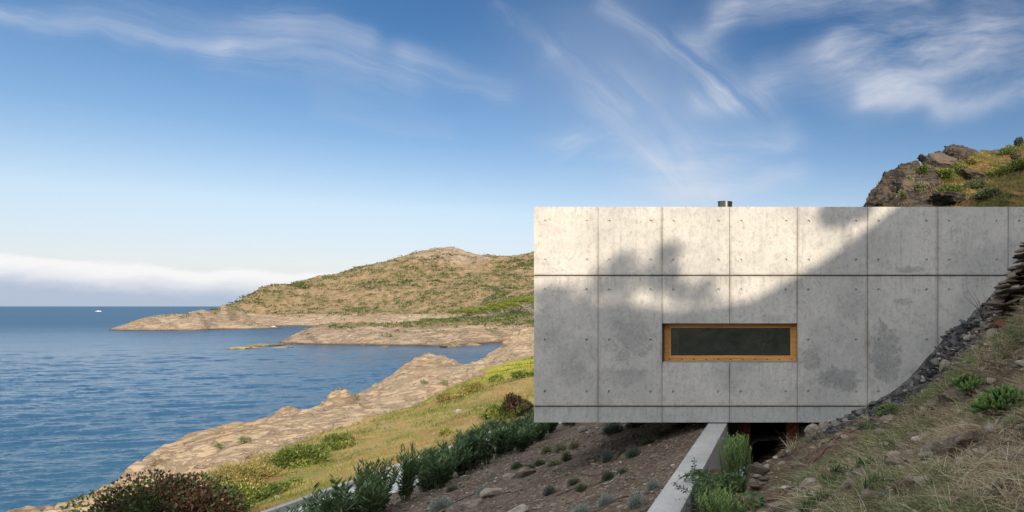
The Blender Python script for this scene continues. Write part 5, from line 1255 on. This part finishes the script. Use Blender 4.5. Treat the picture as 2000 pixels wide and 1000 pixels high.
# jagged outcrops standing on the rock shelf
for px, py, d, wpx, hpx, tl, lab in ((690, 792, 86, 30, 20, .4, 'shoulder of rock on the pointed rise in the middle of the rock shelf'), (845, 700, 123, 60, 26, .3, 'rounded rock summit on the skyline of the shelf against the bay'),
                                  (557, 818, 75, 30, 13, .2, 'small dark outcrop on the shelf edge left of the pointed rise'), (1012, 668, 165, 34, 24, .4, 'craggy rock near the house edge above the inlet'), (1032, 655, 176, 30, 24, .4, 'upper craggy rock touching the house edge above the inlet'), (985, 692, 152, 40, 12, .2, 'low rock rim above the inlet'), (735, 768, 100, 30, 12, .4, 'knuckle of rock right of the pointed rise'),
                                  (330, 890, 61, 40, 14, .3, 'low rock hump on the shelf near the lower left'), (240, 940, 60, 44, 14, .3, 'rock hump at the water line near the lower left'), (440, 842, 66, 46, 10, .2, 'flat rock rise on the shelf above the yellow tufts'), (120, 985, 62, 50, 14, .2, 'dark wet rock at the lower left water line'), (610, 805, 78, 34, 10, .3, 'low ledge between the small outcrop and the pointed rise'), (900, 712, 126, 50, 10, .2, 'flat-topped rock rim right of the rounded summit')):
    x, y, z = P(px, py, d); s_ = wpx / F * d / 1.6; h_ = hpx / F * d / 1.35
    v, f = rock(rng, (s_, s_ * 1.3, h_), 5, 16, 0.11, 0.05, 2.4); tp = 1.1 - 0.6 * np.clip(v[:, 2] / h_, 0, 1); v = v * np.stack([tp, tp, np.ones_like(tp)], 1); v = rotz(roty(v, -tl * .25), rng.uniform(-.4, .4)); z = fl(coast_z, x, y) - h_ * (0.2 if wpx == 44 and px == 668 else 0.6)
    tag(mesh_np('outcrop', v + [x, y, z + h_ * .15], f, M['coastrock']), lab, 'rock', 'outcrops on the rock shelf')
# pale stones on the slope
for px, py, wpx, lab in ((757, 838, 12, 'white stone on the straw-coloured middle of the grass slope'), (846, 848, 8, 'small white stone left of the round green bush'), (855, 828, 7, 'tiny white stone above the round green bush'), (893, 806, 16, 'pale flat stones low in the grass under the rock shelf'), (540, 972, 10, 'pinkish stone by the low bright green bush')):
    x, y, z = hit(px, py, coast_z, 14, 250); s_ = wpx / F * y / 1.6; v, f = rock(rng, (s_, s_ * .7, s_ * .5), 3, 9, 0.07); tag(mesh_np('stone', v + [x, y, z + s_ * .2], f, M['stone']), lab, 'stone', 'stones on the coastal slope')
# ------------------------------------------------------------------ crags, walls and plants on the upper hill
def crag(px, py, d, wpx, hpx, lab, tilt=0.4):
    x, y, z = P(px, py, d); s_ = wpx / F * d / 1.5; h_ = hpx / F * d / 1.5
    v, f = rock(rng, (s_, s_ * .9, h_), 5, 14, 0.13, 0.06, 2.6); v = roty(v, tilt)
    tag(mesh_np('crag', v + [x, y, z], f, M['crag']), lab, 'rock', 'crags on the upper hill')
for a in [(1872, 306, 49.5, 56, 44, 'highest jagged crag on the upper hill skyline', 0.5), (1852, 308, 49, 26, 24, 'small crag just left of the highest one', 0.4), (1880, 306, 49, 22, 26, 'leaning slab on the right flank of the highest crag', 0.7), (1828, 322, 46.5, 62, 34, 'broad rounded crag left of the highest one', 0.2), (1822, 338, 45, 50, 34, 'dark overhanging block under the broad crag', 0.1), (1857, 330, 46, 30, 26, 'dark crag between the broad one and the grass', 0.3),
          (1786, 333, 44.5, 30, 26, 'pointed crag low on the left skyline', 0.5), (1762, 342, 43.5, 30, 36, 'tall dark crag at the top of the left cliff', 0.5), (1742, 362, 42, 36, 50, 'steep grey cliff block on the left edge of the hill', 0.7), (1722, 388, 40.5, 36, 44, 'lowest cliff block sloping down to the roof', 0.8), (1772, 372, 41.5, 44, 40, 'broken dark rock in the middle of the cliff', 0.5), (1748, 396, 39, 44, 26, 'dark ledge just above the roof line', 0.3),
          (1815, 316, 47, 34, 22, 'crag on the skyline between the pointed and the broad crag', 0.4), (1840, 312, 48, 30, 22, 'crag wedged behind the broad rounded crag', 0.5), (1868, 318, 48, 44, 24, 'shelf of rock under the highest crag', 0.3), (1800, 345, 44, 40, 28, 'shattered rock face right of the tall cliff block', 0.4), (1835, 352, 44, 44, 22, 'dark rock step in the middle of the cliff above the straw', 0.2), (1785, 392, 39, 56, 28, 'dark rock foot of the cliff above the roof', 0.3), (1818, 388, 38.5, 40, 20, 'rock step between the cliff foot and the long grey ledge', 0.2), (1735, 376, 41.5, 30, 36, 'inner block of the left cliff', 0.7), (1755, 360, 42.5, 36, 34, 'split block in the upper part of the left cliff', 0.6), (1955, 300, 52, 40, 16, 'low broken skyline rock at right', 0.3),
          (1800, 364, 42, 34, 16, 'small ledge of rock amid straw on the hill', 0.3), (1895, 342, 44, 44, 20, 'grey rock band in the middle of the upper hill', 0.3), (1860, 392, 37, 62, 22, 'long grey ledge just above the roof at right', 0.1), (1938, 304, 51, 32, 24, 'rounded crag right of the little stone wall', 0.4), (1916, 312, 50, 26, 12, 'low dark rock beside the little stone wall', 0.2), (1990, 310, 48, 26, 18, 'pale rock in the bushes at the right edge of the hill', 0.1)]:
    crag(*a)
M['hut'] = stone_mat('mortared_stone', (0.30, 0.23, 0.16), (0.52, 0.42, 0.31), 3)
x, y, z = P(1899, 306, 50.3); mb = MB()
for r_ in range(6):
    xx = x - 0.27; off = 0.1 if r_ % 2 else 0
    while xx < x + 0.24:
        wd = rng.uniform(0.12, 0.24); mb.box(xx, min(xx + wd, x + 0.27) - .012, y - .2 + rng.uniform(0, .03), y + .3, z - 0.32 + r_ * .115, z - 0.32 + r_ * .115 + .105); xx += wd
tag(mb.build('stone_pillar', M['hut'], bevel=0.01), 'small pale square stub of masonry on the hilltop beside the highest crag', 'wall')
def hbush(px, pb, wpx, hpx, mat, lab, n=1500, ll=0.14, lw=0.07):
    x, y, z = hit(px, pb, back_z, 26, 66); rx, rz = wpx / F * y / 2, hpx / F * y
    t = thing('bush', lab, 'bush', (x, y, z - .05), 'bushes on the upper hill'); v, f, tt = bush_leaves(rng, n, (rx, rx * .8, rz * .9), 10, ll, lw); mesh_np('foliage', v, f, M[mat], t, tint=tt, local=True)
    mb = MB()
    for k in range(4): a = k * 1.6; mb.tube([(0, 0, -.1), (math.cos(a) * rx * .4, math.sin(a) * rx * .4, rz * .5)], [.03, .01], 5)
    mb.build('branches', M['bark'], t, smooth=True, local=True)
for a in [(1872, 338, 36, 20, 'mastic', 'round green bush below the highest crag on the hill'), (1845, 345, 34, 14, 'mastic', 'flatter green bush left of the round one on the hill'), (1803, 336, 14, 12, 'mastic', 'yellow-green bush in the rocks of the upper cliff'), (1761, 384, 16, 12, 'yellowherb', 'bright yellow-green tuft on the dark cliff'), (1776, 355, 12, 10, 'yellowherb', 'small yellow-green tuft higher on the dark cliff'), (1797, 366, 20, 9, 'yellowherb', 'pale green tuft on a ledge amid straw'), (1855, 378, 50, 16, 'mastic', 'long dark green bush above the grey ledge'), (1905, 366, 46, 14, 'herb', 'grey-green bush in the hollow of the hill'), (1950, 345, 60, 22, 'mastic', 'dark green thicket on the right slope of the hill'),
          (1990, 330, 50, 22, 'mastic', 'dark green thicket at the right edge of the hill'), (1975, 300, 40, 16, 'mastic', 'green bush on the right skyline of the hill'), (1722, 402, 20, 10, 'yellowherb', 'yellow-green tuft by the roof line at the cliff foot'), (1930, 385, 60, 16, 'herb', 'shaded grey-green bush just above the roof'), (1896, 318, 18, 9, 'olivebush', 'straw-coloured bush at the foot of the masonry stub'), (1990, 283, 16, 14, 'darkherb', 'dark spiky plant on the skyline at the right edge')]:
    hbush(*a)
def bg_d(x, y): return np.clip((1 - brock_at(x, y, None)) * 1.1, 0, 1)
n = 26000; x = rng.uniform(3, 20, n); y = rng.uniform(30, 56, n); k = rng.random(n) < bg_d(x, y); x, y = x[k], y[k]; m = len(x)
p = np.stack([x, y, back_z(x, y) - .02], 1); d = np.stack([rng.normal(0, .4, m), rng.normal(0, .4, m), np.ones(m)], 1)
v, f, q = blades(p, d, rng.uniform(.12, .42, m), .03, rng.uniform(.1, .7, m), rng, 2)
o = mesh_np('hill_grass', v, f, M['coastgrass'], tint=np.repeat(np.clip(rng.normal(.55, .15, m) + fbm(x * .5, y * .5, 0, 3, 99) * .4, 0, 1), q)); o['kind'] = 'stuff'

# ------------------------------------------------------------------ scrub and pines on the headland
n = 60000; x = rng.uniform(-590, -140, n); y = 345 * (1100 / 345) ** rng.random(n); z = head_z(x, y)
rk = hrock_at(x, y, z); px_ = x / y * F + PX
k = (z > 3.0) & (px_ > 225) & (px_ < 1090) & (rng.random(n) < np.clip((1.05 - rk) * (0.32 + 0.80 * sstep(fbm(x * .035, y * .030, 0, 4, 101), 0.0, .6)), 0, 1))
x, y, z = x[k], y[k], z[k]; m = len(x); print('scrub', m)
B = Bag(); big = 0.28 + 1.15 * rng.random(m) ** 2.6; L = 15
for i in range(m):
    s_ = big[i] * (0.8 + y[i] / 900); dd = unit(rng.normal(size=(L, 3)) * [1, 1, .6] + [0, 0, .25]); dd[:, 2] = np.abs(dd[:, 2])
    q = dd * [2.1 * s_, 1.6 * s_, .62 * s_] * rng.uniform(.45, 1, (L, 1)) + [x[i], y[i], z[i] - .1]
    v, f = leaves(q, dd + rng.normal(size=(L, 3)) * .5, .95 * s_, .62 * s_, rng); B.add(v, f, rep(np.clip(rng.normal(.42, .13, L) + rng.normal(0, .16), 0, 1), 4))
o = B.build('scrub', M['scrub']); o['kind'] = 'stuff'
def umbrella_pine(px, pb, d, wpx, hpx, lab, lean=0.0, n=2200):
    x = (px - PX) / F * d; y = d; z = fl(head_z, x, y); r_ = wpx / F * d / 2; h_ = hpx / F * d
    tb, lb = MB(), Bag()
    for s_ in range(3):
        a = rng.uniform(0, 6.28); bx = rng.normal(0, r_ * .06)
        for k in range(4):
            e = np.array([bx + rng.uniform(-1, 1) * r_ * .75 + lean * r_ * .3, rng.uniform(-.6, .6) * r_, h_ * rng.uniform(.55, .8)])
            tb.tube([(bx, 0, -.3), (bx + e[0] * .25, e[1] * .25, h_ * .3), tuple(e * [.65, .65, .8]), tuple(e)], [.020 * h_ + .03, .015 * h_ + .02, .010 * h_ + .015, .02], 6)
    lm = 22
    for k in range(lm):
        a = rng.uniform(0, 6.28); rr = math.sqrt(rng.random()); c_ = np.array([math.cos(a) * rr * r_ * .85 + lean * r_ * .25, math.sin(a) * rr * r_ * .7, h_ * (1.0 - 0.30 * rr ** 2) + rng.normal(0, h_ * .07)])
        m_ = n // lm; dd = unit(rng.normal(size=(m_, 3))); dd[:, 2] = np.abs(dd[:, 2]) - .25; q = c_ + dd * [r_ * .26, r_ * .26, h_ * .17] * rng.uniform(.4, 1, (m_, 1))
        v, f = leaves(q, dd + [0, 0, .5] + rng.normal(size=(m_, 3)) * .4, rng.uniform(.5, .9, m_), .35, rng); lb.add(v, f, rep(np.clip(.45 + dd[:, 2] * .15 + rng.normal(0, .15, m_), 0, 1), 4))
    t = thing('umbrella_pine', lab, 'tree', (x, y, z), 'umbrella pines at the foot of the headland'); tb.build('trunk', M['pinetrunk'], t, smooth=True, local=True); lb.build('crown', M['pine'], t, local=True)
for a in [(905, 622, 525, 62, 18, 'leftmost low pine of the grove below the headland', -.3), (942, 626, 515, 70, 22, 'pine with pale forked trunks left of the grove centre', 0), (962, 626, 512, 56, 24, 'pine with spreading pale trunks at the grove centre', .3), (985, 622, 530, 64, 26, 'pine with dark twiggy underside right of the grove centre', 0), (1012, 620, 540, 64, 28, 'tall pale-green pine behind the right of the grove', 0), (1038, 626, 520, 60, 30, 'rightmost pine touching the house edge', 0), (1030, 612, 570, 50, 18, 'small pine higher up behind the rightmost one', 0), (975, 606, 580, 60, 12, 'flat pine crown behind the grove centre', 0), (1070, 622, 530, 60, 28, 'pine of the grove standing hidden behind the house', 0)]:
    umbrella_pine(*a)
# green thickets below the pines
def hthicket(px, pb, d, wpx, hpx, mat, lab):
    x = (px - PX) / F * d; z = fl(head_z, x, d); r_ = wpx / F * d / 2; t = thing('thicket', lab, 'bush', (x, d, z - .3), 'thickets on the headland')
    v, f, tt = bush_leaves(rng, 1800, (r_, r_ * .6, hpx / F * d), 12, .9, .5); mesh_np('foliage', v, f, M[mat], t, tint=tt, local=True)
    mb = MB(); mb.tube([(0, 0, -.5), (0, 0, hpx / F * d * .5)], [.12, .05], 5); mb.build('branches', M['bark'], t, local=True)
for a in [(925, 632, 490, 30, 7, 'scrub', 'dark green thicket under the left pines'), (1000, 636, 480, 76, 9, 'scrub', 'broad grey-green thicket under the right pines'), (880, 636, 470, 60, 6, 'scrub', 'flat green thicket left of the pine grove'), (850, 624, 530, 60, 7, 'scrub', 'pale green thicket on the slope left of the pines'), (820, 632, 470, 60, 5, 'scrub', 'flat green thicket on the rocky point'), (830, 618, 600, 50, 6, 'scrub', 'upper green thicket on the slope left of the pines')]:
    hthicket(*a)
# reef rocks off the point
for px, py, wpx, hpx, lab in ((500, 676, 50, 5, 'long low reef rock nearest the rocky point'), (540, 675, 44, 4.5, 'reef rock just off the tip of the point'), (470, 681, 34, 4.5, 'outermost low reef rock in the bay'), (497, 680, 26, 3.5, 'small reef rock behind the outermost one'), (549, 679, 30, 3, 'flat reef rock below the tip of the point'), (750, 678, 10, 3, 'tiny rock at the water line of the point'), (880, 677, 34, 6, 'dark rock ledge in the inlet right of the point'), (910, 674, 44, 4, 'pale flat ledge in the inlet')):
    d = 20 * F / (py - HY); x = (px - PX) / F * d; s_ = wpx / F * d / 1.7; h_ = hpx / F * d / 1.2
    v, f = rock(rng, (s_, 4.5, h_), 4, 9, .12, .05); tag(mesh_np('reef_rock', v + [x, d, h_ * .1], f, M['reef']), lab, 'rock', 'reef rocks in the bay')
# ------------------------------------------------------------------ boats
M['hullw'] = simple('white_gelcoat', (0.82, 0.82, 0.80), 0.3, var=0.04); M['hullr'] = simple('red_hull_paint', (0.42, 0.03, 0.06), 0.35, var=0.1); M['bglass'] = simple('boat_window', (0.03, 0.04, 0.05), 0.1)
def boat(px, py, wpx, red, lab, canopy=False, heading=0.12):
    d = 20 * F / (py - HY); x = (px - PX) / F * d; L = wpx / F * d; t = thing('motor_boat', lab, 'boat', (x, d, 0), 'boats on the sea'); t.rotation_euler = (0, 0, heading)
    sec = [(-.5, .15, .085), (-.3, .17, .09), (0, .175, .10), (.28, .13, .115), (.43, .06, .13), (.5, .004, .14)]
    def hull(mb, k0, k1, zlo=-.03):
        rs = []
        for sx_, hw, hz in sec:
            a0 = zlo + (hz - zlo) * k0; a1 = zlo + (hz - zlo) * k1
            rs.append([(sx_ * L, -hw * (.6 + .4 * k0) * L, a0 * L), (sx_ * L, -hw * (.6 + .4 * k1) * L, a1 * L), (sx_ * L, hw * (.6 + .4 * k1) * L, a1 * L), (sx_ * L, hw * (.6 + .4 * k0) * L, a0 * L)])
        for p_, q_ in zip(rs[:-1], rs[1:]):
            for j in range(4): mb.quad(p_[j], p_[(j + 1) % 4], q_[(j + 1) % 4], q_[j])
        mb.quad(*rs[0][::-1]); mb.quad(*rs[-1])
        return mb
    hull(MB(), 0, .62 if red else 1.0).build('hull', M['hullr' if red else 'hullw'], t, local=True)
    if red: hull(MB(), .625, 1.0).build('gunwale', M['hullw'], t, local=True)
    cb = MB(); y_ = .115 * L
    lo = [(-.22, -1, .095), (.2, -1, .10), (.2, 1, .10), (-.22, 1, .095)]; hi = [(-.18, -.85, .20), (.08, -.8, .20), (.08, .8, .20), (-.18, .85, .20)]
    lo = [(a * L, b_ * y_, c_ * L) for a, b_, c_ in lo]; hi = [(a * L, b_ * y_, c_ * L) for a, b_, c_ in hi]
    for j in range(4): cb.quad(lo[j], lo[(j + 1) % 4], hi[(j + 1) % 4], hi[j])
    cb.quad(*hi); cab = cb.build('cabin', M['hullw'], t, local=True)
    wb = MB(); e = 1.03; wb.quad(*[(a, b_ * e - .001, c_) for a, b_, c_ in ((-.15 * L, -.98 * y_, .13 * L), (.13 * L, -.95 * y_, .13 * L), (.07 * L, -.86 * y_, .18 * L), (-.15 * L, -.9 * y_, .18 * L))]); wb.build('cabin_window', M['bglass'], cab, local=True)
    MB().tube([(-.05 * L, 0, .2 * L), (-.06 * L, 0, .36 * L)], [.008 * L, .004 * L], 6).build('mast', M['hullw'], t, local=True)
    if canopy:
        MB().box(-.3 * L, .12 * L, -.13 * L, .13 * L, .285 * L, .30 * L).build('canopy', M['bark'], t, local=True)
        for sx_ in (-.28, .1):
            for sy_ in (-.12, .12): MB().tube([(sx_ * L, sy_ * L, .1 * L), (sx_ * L, sy_ * L, .285 * L)], .006 * L, 5).build('canopy_post', M['hullw'], t, local=True)
boat(502, 640.3, 19, False, 'white motor boat moored under the cliffs of the bay', False, 0.1)
boat(533, 639.8, 15, True, 'red and white boat with a dark canopy moored right of the white one', True, -0.2)
boat(192, 608.5, 9, False, 'tiny white boat far out on the open sea', False, 0.3)

# rough grass on the slope behind the camera, mirrored in the window
ground_blades('slope_grass', 9000, M['straw'], 0.2, 0.6, 0.02, 0.3, lambda x, y: np.clip(0.5 + fbm(x * .5, y * .5, 0, 3, 120), 0, 1), 0.3, area=(-9, 3, -16, -1), hf=lambda x, y: hill_z(x, y) - .03)

n = 2600; x = rng.uniform(-8.6, -1.6, n); y = rng.uniform(7, 24, n); k = rng.random(n) < sstep(fbm(x * .6, y * .6, 0, 3, 131), 0.1, .6); x, y = x[k], y[k]; m = len(x)
v, f, q = blades(np.stack([x, y, bed_z(x, y)], 1), np.stack([rng.normal(0, .6, m), rng.normal(0, .6, m), np.ones(m)], 1), rng.uniform(.03, .12, m), .010, .6, rng, 2)
mesh_np('gravel_weeds', v, f, M['herb'], tint=np.repeat(np.clip(rng.normal(.55, .2, m), 0, 1), q))['kind'] = 'stuff'
